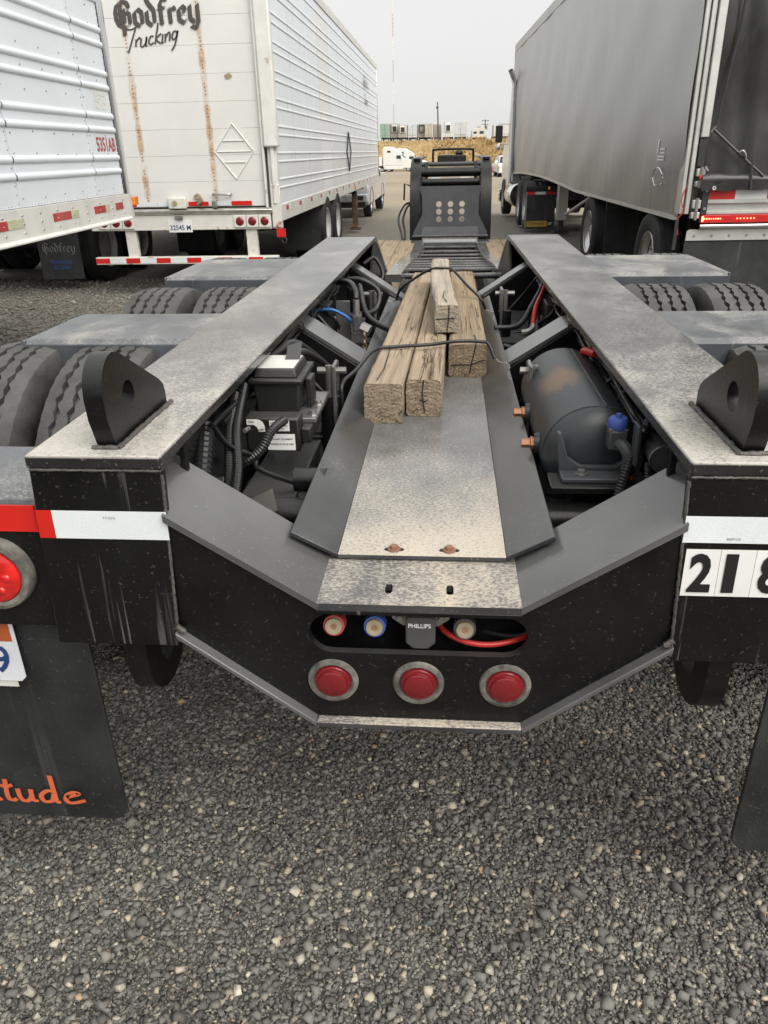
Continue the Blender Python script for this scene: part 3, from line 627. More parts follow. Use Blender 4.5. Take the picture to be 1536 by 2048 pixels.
# --- V shaped cross members: rear one with a face plate
top = [(-.445, 1.090), (-.184, .918), (.184, .918), (.445, 1.090)]
def cross_member(y0, y1, face):
    low = [(.452, .852), (.197, .653), (-.197, .653), (-.452, .852)] if face else [(.46, .90), (.2, .78), (-.2, .78), (-.46, .90)]
    holes = [stadium(-.203, .200, .803, .889)] if face else []
    if face: cm = part('cross_member', MB().prism([(x*1.0, z-.012) for x, z in top]+low, y0+.0, y0+.016, 'y', holes), 'black_paint', LB, 0, 20)
    else: cm = part('cross_member', MB().prism([(-.5, 1.11)]+[(x, z-.012) for x, z in top]+[(.5, 1.11), (.5, .9)]+low[1:3]+[(-.5, .9)], y0, y0+.016, 'y'), 'black_paint', LB, .002)
    lift = 0 if face else .012
    for s in (-1, 1):
        a, b = (s*.184, .918+lift), (s*(.445 if face else .50), 1.090+lift+(0 if face else .03))
        ys = y0-(.012 if face else .0)
        spm = MB().hexa([(a[0], ys, a[1]-.014), (b[0], ys, b[1]-.014), (b[0], y1, b[1]-.014), (a[0], y1, a[1]-.014), (a[0], ys, a[1]), (b[0], ys, b[1]), (b[0], y1, b[1]), (a[0], y1, a[1])])
        if face: e = (s*.499, b[1]+.0355); spm.hexa([(b[0], .026, b[1]-.014), (e[0], .026, e[1]-.014), (e[0], y1, e[1]-.014), (b[0], y1, b[1]-.014), (b[0], .026, b[1]), (e[0], .026, e[1]), (e[0], y1, e[1]), (b[0], y1, b[1])])
        part('sloping_plate', spm, 'grey_brace', cm, 0, 20)
        part('corner_stiffener', B(*sorted((s*.455, s*.468)), y0+.17, y0+.185, 1.03, 1.169), 'black_paint', cm, .002)
        if face:
            part('lower_lip', MB().hexa([(s*.197, y0-.022, .640), (s*.452, y0-.022, .838), (s*.452, y0+.012, .838), (s*.197, y0+.012, .640), (s*.197, y0-.022, .652), (s*.452, y0-.022, .850), (s*.452, y0+.0, .852), (s*.197, y0+.0, .653)]), 'grey_brace', cm, .002)
            weld_bead([(s*.437, y0-.012, .848), (s*.452, y0-.012, .86)], .007, cm)
    ys = y0-(.012 if face else 0)
    if face:
        slot = [[(sx_*.0565+p[0]*1.0, p[1]) for p in [(c*.0068, .045+c2*.016) for c, c2 in [(1, -.6), (1, .6), (.6, 1), (-.6, 1), (-1, .6), (-1, -.6), (-.6, -1), (.6, -1)]]] for sx_ in (-1, 1)]
        part('centre_plate', MB().prism([(-.184, ys), (.184, ys), (.184, y1), (-.184, y1)], .904, .918, 'z', slot), 'apron_steel', cm, 0, 20)
        part('lower_lip', B(-.197, .197, y0-.022, y0+.0, .640, .6525), 'apron_steel', cm, .002)
        part('folded_edge', B(-.186, .186, y0-.0115, y0-.001, .894, .9035), 'black_plate', cm, .002)
    else:
        part('centre_plate', B(-.184, .184, ys, y1, .895, .909), 'black_paint', cm, .002)
    return cm
CM = cross_member(0.0, .205, True)
cross_member(1.48, 1.66, False); cross_member(3.02, 3.16, False)
# marker lamps
for x in (-.163, 0, .163):
    lp = part('marker_lamp', MB().lathe([(-.004, .036), (-.008, .040), (-.006, .047), (-.001, .049)], (x, 0, .7395), 'y', 36), 'grommet', CM)
    part('lens', MB().lathe([(-.017, .0001), (-.017, .025), (-.0155, .0275), (-.010, .0285), (-.0095, .033), (-.003, .0365)], (x, 0, .7395), 'y', 36), 'lens_red', CM)
# connectors seen through the slot
back = part('connector_plate', MB().prism([(-.30, .83), (-.22, .905), (.22, .905), (.30, .83), (.30, .735), (-.30, .735)], .085, .095, 'y'), 'black_paint', LB)
for x, cap in ((-.160, 'cap_red'), (-.083, 'cap_blue'), (.085, 'cap_grey')):
    g = part('gladhand', MB().lathe([(-.005, .015), (-.004, .0205), (.022, .0215), (.026, .017), (.055, .014)], (0, 0, 0), 'y', 20).xf(Matrix.Translation((x, .026, .847)) @ Matrix.Rotation(radians(-14), 4, 'X')), cap, back)
    part('seal', MB().lathe([(-.011, .006), (-.012, .008), (-.0115, .0155), (-.007, .0168), (-.003, .0168)], (0, 0, 0), 'y', 20).xf(Matrix.Translation((x, .026, .847)) @ Matrix.Rotation(radians(-14), 4, 'X')), 'brass_tan', back)
    part('seal_hole', MB().lathe([(-.010, .0001), (-.0105, .0065)], (0, 0, 0), 'y', 12).xf(Matrix.Translation((x, .026, .847)) @ Matrix.Rotation(radians(-14), 4, 'X')), 'rust_bolt', back)
sock = part('socket_cover', MB().prism([(-.022, .895), (-.028, .889), (-.028, .838), (-.016, .826), (.016, .826), (.028, .838), (.028, .889), (.022, .895)], .018, .045, 'y').xf(Matrix.Translation((.003, 0, -.022))), 'cap_grey', back, .003)
part('socket_flange', MB().prism([(-.055, .880), (-.05, .860), (-.03, .845), (.036, .845), (.056, .860), (.061, .880)], .034, .040, 'y'), 'bolt_steel', back)
for x in (-.036, .042): part('flange_bolt', MB().lathe([(0, .0001), (0, .007), (.006, .0075)], (x, .028, .862), 'y', 6), 'bolt_steel', back)
text('socket_lettering', 'PHILLIPS', .0095, (-.0195, .0172, .851), *REAR, 'text_white', back, .0003, .02, width=.042)
hose('air_hose', [(.02, .12, .822), (.05, .05, .822), (.10, .028, .813), (.16, .035, .811), (.24, .07, .82)], .0055, 'hose_red', LB)
hose('air_hose', [(-.20, .12, .80), (-.1, .10, .775), (-.06, .12, .79), (0, .16, .8), (.10, .1, .80), (.19, .06, .812), (.26, .08, .86)], .0045, 'hose', LB)
# --- boom tray with flared sides
Y0, Y1 = .150, 2.86
tr = part('boom_tray', B(-.166, .166, Y0, Y1, .922, .931), 'tray_steel', LB, .001)
for s in (-1, 1):
    a, b = (s*.166, .931), (s*.254, .986)
    part('tray_side', MB().hexa([(a[0], Y0, .922), (b[0]+s*.004, Y0-.012, b[1]-.009), (b[0]+s*.004, Y1-.05, b[1]-.009), (a[0], Y1, .922), (a[0], Y0, .9315), (b[0], Y0-.012, b[1]), (b[0], Y1-.05, b[1]), (a[0], Y1, .9315)]), 'black_wall', tr, .0015)
    part('adjusting_slot', MB().prism(stadium(s*.055-.020, s*.055+.020, Y0+.018, Y0+.030, 5), .9312, .9320, 'z'), 'decal_black', tr)
    bo = part('bolt_washer', MB().lathe([(.9322, .0135), (.9345, .0130), (.9345, .0001)], (s*.055, Y0+.024, 0), 'z', 20), 'rust_bolt', tr)
    part('bolt_head', MB().lathe([(.9345, .0085), (.9405, .0085), (.941, .0001)], (s*.055, Y0+.024, 0), 'z', 6), 'rust_bolt', tr, smooth=0)
for s in (-1, 1):   # support webs under the tray
    part('tray_support', bx(s, .15, .165, .2, 2.8, .80, .921), 'dark_under', tr)
# --- fenders between the axles
for (ya, yb, xo) in ((1.30, 1.76, 1.385), (2.72, 3.42, 1.385)):
    for s in (-1, 1):
        f_ = part('fender', MB().prism([(ya, 1.015), (ya, 1.085), (ya+.018, 1.10), (yb, 1.10), (yb, 1.088), (ya+.022, 1.088), (ya+.012, 1.078), (ya+.012, 1.015)], s*.69, s*xo, 'x'), 'fender_steel', LB, .003)
        part('fender_lip', bx(s, xo, xo+.008, ya, yb-.04, 1.05, 1.098), 'fender_steel', f_, .002)
        part('fender_bracket', bx(s, .62, 1.30, ya+.16, ya+.22, .98, 1.085), 'dark_under', f_)
# --- wheels
def tyre_mesh(r=.54, wd=.275, N=132):
    # tread cross section: ribs and zigzag grooves, then sidewalls
    hw = wd/2; tw = hw-.012
    g = [-.075, -.026, .026, .075]; prof = []      # lateral groove centres
    rows = []
    side_in = [(-.62*hw, .60), (-.86*hw, .66), (-1.0*hw, .78), (-1.02*hw, .86), (-.98*hw, .93)]
    for k in range(N):
        a = 2*pi*k/N; z = (.003 if (k//2) % 2 else -.003); deep = .018; row = []
        notch = (k % 2 == 0)
        for x, q in side_in: row.append((x, r*q))
        row.append((-tw-.004, r*.966)); row.append((-tw, r*(.975 if k % 2 else .982)))
        for gi, c in enumerate(g):
            zz = z if gi % 2 else -z; w_ = .0105 if notch else .0013
            row += [(c-w_+zz-.0015, r), (c-w_+zz, r-deep), (c+w_+zz, r-deep), (c+w_+zz+.0015, r)]
        row.append((tw, r*(.975 if k % 2 else .982))); row.append((tw+.004, r*.966))
        for x, q in reversed(side_in): row.append((-x, r*q))
        rows.append([(x, rr*cos(a), rr*sin(a)) for x, rr in row])
    m = len(rows[0]); mb = MB(); mb.v = [p for row in rows for p in row]
    mb.f = [(k*m+i, k*m+i+1, ((k+1) % N)*m+i+1, ((k+1) % N)*m+i) for k in range(N) for i in range(m-1)]
    return mb.mesh('tyre', 28)
def rim_mesh(r, wd, s=1):
    mb = MB(); mb.lathe([(-.10, r*.60), (-.09, r*.56), (.02, r*.52), (.03, r*.42), (.03, r*.22), (.07, r*.20), (.08, r*.10), (.08, .0001)], (0, 0, 0), 'x', 28)
    mb.lathe([(.03, r*.52), (.09, r*.56), (.11, r*.61), (.12, r*.60), (.11, r*.57)], (0, 0, 0), 'x', 28)
    for k in range(10): a = 2*pi*k/10; mb.lathe([(.03, .016), (.055, .016), (.055, .0001)], (0, r*.31*cos(a), r*.31*sin(a)), 'x', 6)
    return mb.mesh('rim', 40)
TY = tyre_mesh(); RM = rim_mesh(.54, .275); TY.materials.append(MATS['rubber_dusty']); RM.materials.append(MATS['wheel_white'])
def wheel(parent, x, y, s, me=TY, rm=RM, r=.54, rmflip=1, tw=None):
    o = link('wheel', me, None, parent); o.location = (x, y, r); o.rotation_euler = (random.uniform(0, 6), 0, 0)
    q = link('rim', rm, None, o); q.scale = (s*rmflip, 1, 1); return o
for y, xi, xo in ((1.31, 1.065, 1.40), (2.49, .985, 1.315), (3.63, .985, 1.315)):
    for s in (-1, 1): wheel(LB, s*xi, y, s, rmflip=-1); wheel(LB, s*xo, y, s)
    ax = part('axle', MB().lathe([(-1.4, .05), (-1.2, .065), (-.5, .065), (-.4, .075), (.4, .075), (.5, .065), (1.2, .065), (1.4, .05)], (0, y, .525), 'x', 16), 'dark_under', LB)
    for s in (-1, 1):
        part('brake_drum', MB().lathe([(s*.72, .14), (s*.74, .2), (s*.86, .205), (s*.88, .17)], (0, y, .525), 'x', 24), 'dark_under', ax)
        part('air_spring', MB().lathe([(.56, .09), (.60, .125), (.66, .135), (.72, .118), (.78, .135), (.84, .125), (.87, .10), (.89, .10), (.89, .001)], (s*.345, y-.22, 0), 'z', 22), 'rubber', ax)
        part('suspension_arm', bx(s, .30, .40, y-.55, y+.12, .53, .62), 'dark_under', ax, .01)
        part('hanger', bx(s, .28, .42, y-.60, y-.52, .48, .72), 'dark_under', ax, .006)
# suspension beams and dusty ledges along the inside of the rails
for s in (-1, 1):
    part('suspension_beam', bx(s, .33, .47, .36, 3.0, .80, .875), 'grey_brace', LB, .004)
part('cross_tube', MB().lathe([(-.5, .042), (.5, .042)], (0, .42, .885), 'x', 18), 'black_paint', LB)
part('shade_sheet', B(-.5, .5, 1.2, 3.4, .44, .46), 'dark_under', LB)  # added black sheet, hides the ground so the bays look shaded
# shock absorbers and links
for s in (-1, 1):
    for y in (.98, 2.3):
        sh_ = part('shock_absorber', MB().tube([(s*.30, y, .80), (s*.30, y+.02, 1.0)], .030, 14), 'black_paint', LB)
        part('shock_rod', MB().tube([(s*.30, y+.02, 1.0), (s*.30, y+.03, 1.09)], .012, 10), 'bolt_steel', sh_)
        part('shock_mount', B(*sorted((s*.275, s*.288)), y-.02, y+.06, .88, 1.10), 'grey_brace', sh_, .004)
        part('mount_bolt', MB().lathe([(-.04, .010), (.045, .010), (.045, .0001)], (s*.295, y+.03, 1.075), 'x', 8), 'bolt_steel', sh_)
# --- left: battery box, switch box, hoses
bt = part('battery_box', MB().hexa([(-.445, .70, 1.045), (-.335, .70, 1.045), (-.335, .86, 1.045), (-.445, .86, 1.045), (-.452, .695, 1.125), (-.328, .695, 1.125), (-.325, .87, 1.125), (-.455, .87, 1.125)]), 'battery_black', LB, .006)
part('box_rim', B(-.462, -.320, .685, .880, 1.122, 1.136), 'battery_black', bt, .005)
part('box_lid', MB().hexa([(-.45, .70, 1.136), (-.335, .70, 1.136), (-.335, .865, 1.136), (-.45, .865, 1.136), (-.443, .71, 1.158), (-.342, .71, 1.158), (-.342, .855, 1.158), (-.443, .855, 1.158)]), 'battery_black', bt, .004)
part('lid_sticker', B(-.440, -.345, .715, .85, 1.1583, 1.1590), 'paper', bt)
pc = MB(); pc.strip([(-.385, .80+.01*k, 1.1596+.004*k*k*.25) for k in range(6)], [(-.345, .80+.01*k, 1.1600+.006*k*k*.25) for k in range(6)]); part('peeling_label', pc, 'cap_grey', bt)
part('side_clamp', B(-.322, -.306, .74, .80, 1.05, 1.125), 'battery_black', bt, .003)
part('tray_plate', B(-.47, -.285, .66, .90, 1.030, 1.044), 'grey_brace', bt, .003)
for y in (.69, .78): part('plate_bolt', MB().lathe([(1.044, .014), (1.047, .013), (1.047, .009), (1.055, .009), (1.055, .0001)], (-.298, y, 0), 'z', 8), 'bolt_steel', bt)
sb = part('switch_box', B(-.455, -.318, .60, .66, .975, 1.063), 'battery_black', LB, .006)
part('switch_bracket', B(-.318, -.294, .62, .80, .99, 1.03), 'battery_black', sb, .004)
sgn = MB().prism([(-.449, 1.060), (-.424, 1.060)]+[(-.424+.020*sin(a), 1.040+.020*cos(a)) for a in [radians(q) for q in (20, 50, 80)]]+[(-.404, 1.028), (-.420, 1.028), (-.424, 1.040), (-.432, 1.046), (-.449, 1.046)], .5985, .5993, 'y')
part('on_off_decal', sgn, 'decal_white', sb); text('decal_lettering', 'ON', .007, (-.446, .598, 1.050), *REAR, 'decal_black', sb, 0.0, .02); text('decal_lettering', 'OFF', .006, (-.421, .598, 1.030), *REAR, 'decal_black', sb, 0.0, .02)
part('strobe_decal', B(-.392, -.342, .5985, .5993, 1.030, 1.057), 'decal_white', sb); part('power_decal', B(-.400, -.330, .5985, .5993, .980, 1.022), 'decal_white', sb)
for t_, z, w_, x in (('L.E.D. STROBE', 1.0495, .043, -.3885), ('LIGHT CONTROL', 1.0415, .043, -.3885), ('SWITCH', 1.0335, .022, -.378)): text('decal_lettering', t_, .0048, (x, .598, z), *REAR, 'decal_black', sb, 0.0, .015, width=w_)
for t_, z in (('AUXILIARY EQUIPMENT', 1.006), ('POWERED BY BLUE WIRE', .993)): text('decal_lettering', t_, .0052, (-.396, .598, z), *REAR, 'decal_black', sb, 0.0, .01, width=.062)
part('toggle_switch', MB().tube([(-.445, .60, 1.036), (-.450, .575, 1.038)], .006, 10), 'bolt_steel', sb)
hose('conduit', [(-.475, .62, 1.12), (-.47, .52, 1.06), (-.452, .42, .99), (-.448, .36, .93)], .0125, 'hose', LB, ridges=1, n=10)
hose('conduit', [(-.462, .66, 1.13), (-.452, .52, 1.065), (-.430, .42, 1.0), (-.425, .33, .94)], .0115, 'hose', LB, ridges=1, n=10)
hose('conduit', [(-.345, .57, 1.07), (-.37, .53, 1.055), (-.395, .50, 1.015), (-.44, .50, .985), (-.48, .55, .97)], .012, 'hose', LB, ridges=1, n=10)
hose('conduit', [(-.50, .44, 1.10), (-.49, .36, 1.04), (-.485, .30, .98), (-.488, .28, .93)], .024, 'hose', LB, ridges=1, n=14)
hose('conduit', [(-.425, .33, .94), (-.45, .28, .915), (-.49, .24, .90)], .011, 'hose', LB, ridges=1, n=10)
part('hose_joint', MB().tube([(-.432, .355, .955), (-.424, .325, .935)], .0165, 12), 'brass_tan', LB)
el = part('strobe_module', MB().box(-.055, .055, -.012, .012, -.02, .02).xf(Matrix.Translation((-.372, .30, .915)) @ Matrix.Rotation(radians(-28), 4, 'Y') @ Matrix.Rotation(radians(35), 4, 'X')), 'cap_grey', LB, .003)
part('module_bracket', MB().box(-.04, .04, -.0015, .0015, -.028, .028).xf(Matrix.Translation((-.365, .335, .945)) @ Matrix.Rotation(radians(-28), 4, 'Y') @ Matrix.Rotation(radians(-48), 4, 'X')), 'bolt_steel', el)
hose('conduit', [(-.33, .30, .90), (-.31, .27, .885), (-.295, .24, .865)], .008, 'hose', LB, ridges=1, n=8)
part('ride_height_link', MB().tube([(-.275, .46, .78), (-.275, .44, .93)], .024, 12), 'black_paint', LB); part('link_bushing', MB().lathe([(-.31, .0001), (-.31, .028), (-.235, .028), (-.235, .0001)], (0, .47, .955), 'x', 16), 'black_paint', LB)
for k, (a, b_) in enumerate([((-.48, .86, 1.12), (-.40, 1.06, 1.14)), ((-.47, .84, 1.09), (-.38, 1.04, 1.12))]): hose('cable', [a, tuple((a[i]+b_[i])/2+(.01 if i == 2 else 0) for i in range(3)), b_, (-.34, 1.25, 1.02)], .013, 'hose', LB)
# second bay, left: valve, air fittings, hoses
vv = part('air_valve', B(-.345, -.310, 1.96, 2.02, .985, 1.050), 'cap_grey', LB, .005)
part('valve_fitting', MB().tube([(-.33, 1.99, 1.05), (-.33, 1.99, 1.11)], .014, 12), 'bolt_steel', vv); part('valve_fitting', MB().tube([(-.31, 1.98, 1.0), (-.275, 1.97, .985)], .024, 6), 'bolt_steel', vv)
part('valve_bracket', B(-.42, -.36, 2.02, 2.03, .93, 1.10), 'grey_brace', vv, .003)
for k in range(7): part('chain_link', MB().lathe([(-.003, .010), (.003, .010), (.003, .005), (-.003, .005)], (-.295, 1.955, .975-.016*k), 'y' if k % 2 else 'x', 10), 'brass_tan', vv)
hose('air_hose', [(-.345, 1.98, 1.02), (-.38, 1.97, 1.05), (-.43, 1.96, 1.075), (-.50, 1.95, 1.075)], .007, 'hose_blue', LB)
hose('air_hose', [(-.33, 1.99, 1.11), (-.335, 2.02, 1.14), (-.37, 2.1, 1.16), (-.44, 2.2, 1.15)], .013, 'hose', LB)
hose('air_hose', [(-.45, 2.3, 1.13), (-.34, 2.25, 1.15), (-.26, 2.25, 1.10), (-.27, 2.2, 1.03), (-.33, 2.12, 1.02)], .012, 'hose', LB)
hose('air_hose', [(-.36, 2.4, 1.10), (-.30, 2.1, 1.03), (-.22, 1.98, 1.0), (-.15, 1.95, .99)], .013, 'hose', LB)
hose('air_hose', [(-.45, 1.78, 1.08), (-.40, 1.76, 1.02), (-.36, 1.74, .94)], .007, 'hose', LB); hose('air_hose', [(-.46, 1.80, 1.08), (-.38, 1.78, 1.0), (-.33, 1.76, .94)], .007, 'hose', LB)
hose('air_hose', [(-.44, 3.3, 1.08), (-.38, 3.4, 1.10), (-.33, 3.35, 1.02), (-.36, 3.3, .95)], .012, 'hose', LB)
# --- right: air tank with saddle, valve and conduits
TK = part('air_tank', MB().lathe([(.472, .0001), (.474, .05), (.482, .085), (.498, .108), (.515, .116), (.53, .1175), (1.08, .1175), (1.095, .116), (1.112, .105), (1.125, .07), (1.13, .0001)], (.386, 0, 1.004), 'y', 44), 'tank_grey', LB)
part('end_seam', MB().lathe([(.522, .1178), (.525, .1195), (.530, .1178)], (.386, 0, 1.004), 'y', 44), 'tank_grey', TK)
part('weld_seam', MB().tube([(.386+.1185*sin(.18), .53+.55*k/30, 1.004+.1185*cos(.18)) for k in range(31)], .0022, 6), 'tank_grey', TK)
for y in (.60, .84):
    part('tank_port', MB().lathe([(.258, .024), (.272, .026), (.285, .024)], (0, y, 1.004), 'x', 16), 'tank_grey', TK); part('port_plug', MB().lathe([(.228, .0001), (.228, .012), (.248, .012), (.250, .016), (.262, .016)], (0, y, 1.004), 'x', 6), 'copper', TK)
part('saddle', MB().prism([(x_, z_+.10) for x_, z_ in [(.300, .895), (.480, .895), (.492, .99), (.482, .99), (.455, .925), (.42, .905), (.35, .905), (.318, .925), (.298, .985), (.290, .985)]], .445, .462, 'y'), 'neck_grey', TK, .003)
part('saddle_foot', B(.30, .48, .395, .462, .985, .9965), 'neck_grey', TK, .003)
for x in (.345, .45): part('saddle_bolt', MB().lathe([(.9968, .014), (1.0, .014), (1.0, .009), (1.008, .009), (1.008, .0001)], (x, .42, 0), 'z', 6), 'bolt_steel', TK)
part('tank_shelf', B(.275, .50, .375, .462, .968, .984), 'black_paint', TK, .003)
va = part('pressure_valve', B(.396, .436, .415, .455, 1.055, 1.10), 'neck_grey', TK, .005)
part('valve_cap', MB().lathe([(1.10, .020), (1.105, .0215), (1.120, .0215), (1.125, .018), (1.125, .006), (1.133, .006), (1.133, .0001)], (.416, .435, 0), 'z', 20), 'cap_blue', TK)
part('elbow_fitting', MB().tube(spline([(.420, .415, 1.072), (.428, .395, 1.068), (.436, .388, 1.05), (.436, .388, 1.02)], 5), .014, 10), 'neck_grey', TK)
for k in range(4): a = pi/4+pi/2*k; part('valve_bolt', MB().lathe([(1.10, .005), (1.104, .005), (1.104, .0001)], (.416+.022*cos(a), .435+.022*sin(a), 0), 'z', 6), 'bolt_steel', TK)
hose('conduit', [(.436, .388, 1.03), (.436, .37, .97), (.432, .345, .90), (.42, .33, .78)], .0115, 'hose', LB, ridges=1, n=10)
hose('conduit', [(.54, .55, 1.14), (.49, .45, 1.12), (.452, .40, 1.075), (.425, .365, 1.01), (.412, .35, .94), (.405, .34, .80)], .012, 'hose', LB, ridges=1, n=10)
part('hose_clip', MB().tube([(.436, .384, 1.012), (.436, .382, 1.004)], .0145, 10), 'hose_red', LB)
hose('conduit', [(.47, .36, 1.05), (.468, .33, 1.0), (.465, .31, .93)], .010, 'hose', LB, ridges=1, n=10)
cn = part('spare_canister', MB().lathe([(.335, .0001), (.335, .026), (.338, .028), (.345, .028), (.347, .027), (.47, .027)], (.492, 0, 1.068), 'y', 26), 'cap_grey', LB)
part('canister_rim', MB().lathe([(.332, .0265), (.331, .0285), (.336, .029)], (.492, 0, 1.068), 'y', 26), 'bolt_steel', cn)
part('canister_plate', B(.440, .450, .36, .40, 1.04, 1.13), 'neck_grey', cn, .003)
hose('air_hose', [(.49, 2.5, 1.13), (.46, 2.25, 1.11), (.41, 2.08, 1.06), (.395, 2.02, 1.00)], .010, 'hose_red', LB)
hose('air_hose', [(.47, 2.4, 1.11), (.42, 2.1, 1.04), (.405, 1.95, .96), (.36, 1.88, .92), (.27, 1.9, .94)], .012, 'hose', LB)
hose('air_hose', [(.46, 2.3, 1.11), (.40, 2.15, 1.05), (.34, 2.05, .99), (.24, 2.02, .985)], .012, 'hose', LB)
part('hose_elbow', MB().tube(spline([(.395, 2.02, 1.0), (.393, 2.01, .985), (.375, 2.0, .975), (.35, 2.0, .97)], 4), .013, 10), 'bolt_steel', LB)
hose('air_hose', [(.50, 1.72, 1.07), (.46, 1.75, 1.06), (.43, 1.74, 1.02), (.41, 1.72, .97)], .007, 'hose', LB); hose('air_hose', [(.46, .98, 1.13), (.44, 1.05, 1.12), (.45, 1.1, 1.08)], .012, 'hose_red', LB)
for y in (.72, .86): part('tank_nipple', MB().tube([(.50, y, 1.02), (.54, y, 1.03)], .010, 8), 'brass_tan', TK)

random.seed(3)
for s in (-1, 1):
    for k in range(5):
        z0 = 1.135-.016*k; x0 = s*(.485-.012*(k % 2)); pts = []
        y = .34+.05*k
        while y < 2.95: pts.append((x0+random.uniform(-.008, .008), y, z0+random.uniform(-.014, .008))); y += random.uniform(.16, .30)
        hose('cable', pts, (.0045, .0062, .0038, .0055, .0042)[k], 'hose', LB, n=6, k=5)
    for k in range(6):
        y = .62+.42*k; part('cable_tie', MB().lathe([(-.004, .030), (.004, .030), (.004, .028), (-.004, .028)], (s*.480, y, 1.105), 'y', 12), 'decal_black', LB)
    for k in range(7):
        y = .45+.36*k+random.uniform(-.05, .05); x1 = s*random.uniform(.30, .42); z1 = random.uniform(.88, .98)
        hose('cable', [(s*.48, y, 1.11), (s*.455, y+.03, 1.06+random.uniform(-.02, .02)), (s*.41, y+.08, 1.0), (x1, y+random.uniform(.05, .16), z1), (s*.28, y+.2, .86)], random.uniform(.004, .0075), 'hose', LB, n=6, k=6)
    for k in range(5):
        y = .52+.5*k; part('frame_bolt', MB().lathe([(-.014, .0001), (-.014, .012), (0, .013)] if s < 0 else [(.014, .0001), (.014, .012), (0, .013)], (0, y, .93+.03*(k % 2)), 'x', 6).xf(Matrix.Translation((s*.499, 0, 0)) @ Matrix.Scale(-1, 4, (1, 0, 0))), 'bolt_steel', LB)
    part('hose_bracket', bx(s, .43, .50, .90, .94, 1.02, 1.03), 'grey_brace', LB, .002); part('junction_box', bx(s, .44, .498, 1.98, 2.10, 1.0, 1.09), 'battery_black', LB, .005)
# --- drop deck, centre ladder and gooseneck (a few cm to the right of the rear axis)
DX = .06
def rampz(y): return float(np.interp(y, [4.0, 5.0, 6.0, 7.0, 8.2, 9.4], [.92, .86, .765, .68, .615, .60]))
for s in (-1, 1):
    ys = np.linspace(4.05, 9.35, 22)
    mb = MB()
    for a, b_ in zip(ys[:-1], ys[1:]):
        xa, xb = sorted((s*.33+DX, s*.435+DX)); mb.hexa([(xa, a, rampz(a)-.05), (xb, a, rampz(a)-.05), (xb, b_, rampz(b_)-.05), (xa, b_, rampz(b_)-.05), (xa, a, rampz(a)), (xb, a, rampz(a)), (xb, b_, rampz(b_)), (xa, b_, rampz(b_))])
    part('curved_side_beam', mb, 'grey_brace', LB)
    part('deck_beam', bx(1, s*.33+DX-.02, s*.33+DX+.02, 4.1, 9.35, .30, .56), 'dark_under', LB)
    dk = part('deck_edge', bx(1, s*1.30+DX-.03, s*1.30+DX+.03, 4.6, 9.4, .36, .60), 'black_paint', LB)
    for i in range(4):
        xa = s*(.445+i*.205)+DX; xb = s*(.445+i*.205+.2)+DX; x0, x1 = sorted((xa, xb))
        part('deck_plank', B(x0, x1, 4.75+random.uniform(0, .03), 9.38, .575+random.uniform(0, .006), .604+random.uniform(-.003, .004)), 'deck_wood', LB, .004)
for k in range(9):
    y = 4.50+.55*k; z = rampz(y)-.05
    part('ladder_rung', MB().tube([(-.33+DX, y, z), (.33+DX, y, z)], .020, 10), 'black_flange', LB)
part('well_floor', B(-.33+DX, .33+DX, 3.6, 9.4, .28, .30), 'dark_under', LB)
part('front_sill', B(-.50+DX, .50+DX, 9.0, 9.4, .50, .608), 'grey_brace', LB, .004)
GN = part('gooseneck', MB().prism([(9.52, .48), (9.52, .72), (9.66, .98), (9.95, 1.16), (10.4, 1.22), (12.5, 1.24), (12.5, 1.45), (10.35, 1.47), (9.95, 1.42), (9.62, 1.22), (9.45, .95), (9.40, .48)], -.52+DX, -.40+DX, 'x'), 'black_paint', LB, .004)
prof = [(9.385, .49), (9.38, .75), (9.40, .98), (9.47, 1.20), (9.58, 1.36), (9.74, 1.47), (9.95, 1.535), (10.3, 1.56), (12.5, 1.56)]
part('neck_beam', MB().prism([(9.52, .48), (9.52, .72), (9.66, .98), (9.95, 1.16), (10.4, 1.22), (12.5, 1.24), (12.5, 1.45), (10.35, 1.47), (9.95, 1.42), (9.62, 1.22), (9.45, .95), (9.40, .48)], .40+DX, .52+DX, 'x'), 'black_paint', GN, .004)
for s in (-1, 1):
    mb = MB(); xa, xb = sorted((s*.385+DX, s*.525+DX))
    pa = spline([(0, y, z) for y, z in prof], 4)
    inn = []
    for i_ in range(len(pa)):
        t = (pa[min(i_+1, len(pa)-1)]-pa[max(0, i_-1)]).normalized(); inn.append(pa[i_]+Vector((0, -t.z, t.y))*.02)
    mb.prism([(q.y, q.z) for q in pa]+[(q.y, q.z) for q in reversed(inn)], xa, xb, 'x')
    part('curved_flange', mb, 'black_paint', GN)
    part('flange_cap', B(xa+.03, xb-.02, 9.84, 9.94, 1.545, 1.575), 'black_paint', GN, .004)
    part('upright_strap', B(*sorted((s*.30+DX, s*.34+DX)), 9.72, 9.76, 1.24, 1.53), 'neck_grey', GN, .003)
    part('inner_web', B(*sorted((s*.372+DX, s*.386+DX)), 9.40, 9.90, .60, 1.36), 'dark_under', GN)
for y, z, r in ((9.78, 1.50, .028), (9.72, 1.40, .052), (9.62, 1.285, .048), (9.95, 1.43, .03)):
    part('cross_tube', MB().lathe([(-.39, r), (.39, r)], (DX, y, z), 'x', 14), 'black_paint' if r > .03 else 'neck_grey', GN)
th = radians(6)
holes = [circ(cx, cz, .036, 18) for cx in (-.148, 0, .148) for cz in (.385, .295, .205)]
pm = Matrix.Translation((DX, 9.30, .655)) @ Matrix.Rotation(-th, 4, 'X')
part('perforated_plate', MB().prism([(-.36, .115), (-.36, .60), (.36, .60), (.36, .115)], 0, .02, 'y', holes).xf(pm), 'neck_grey', GN, 0, 20)
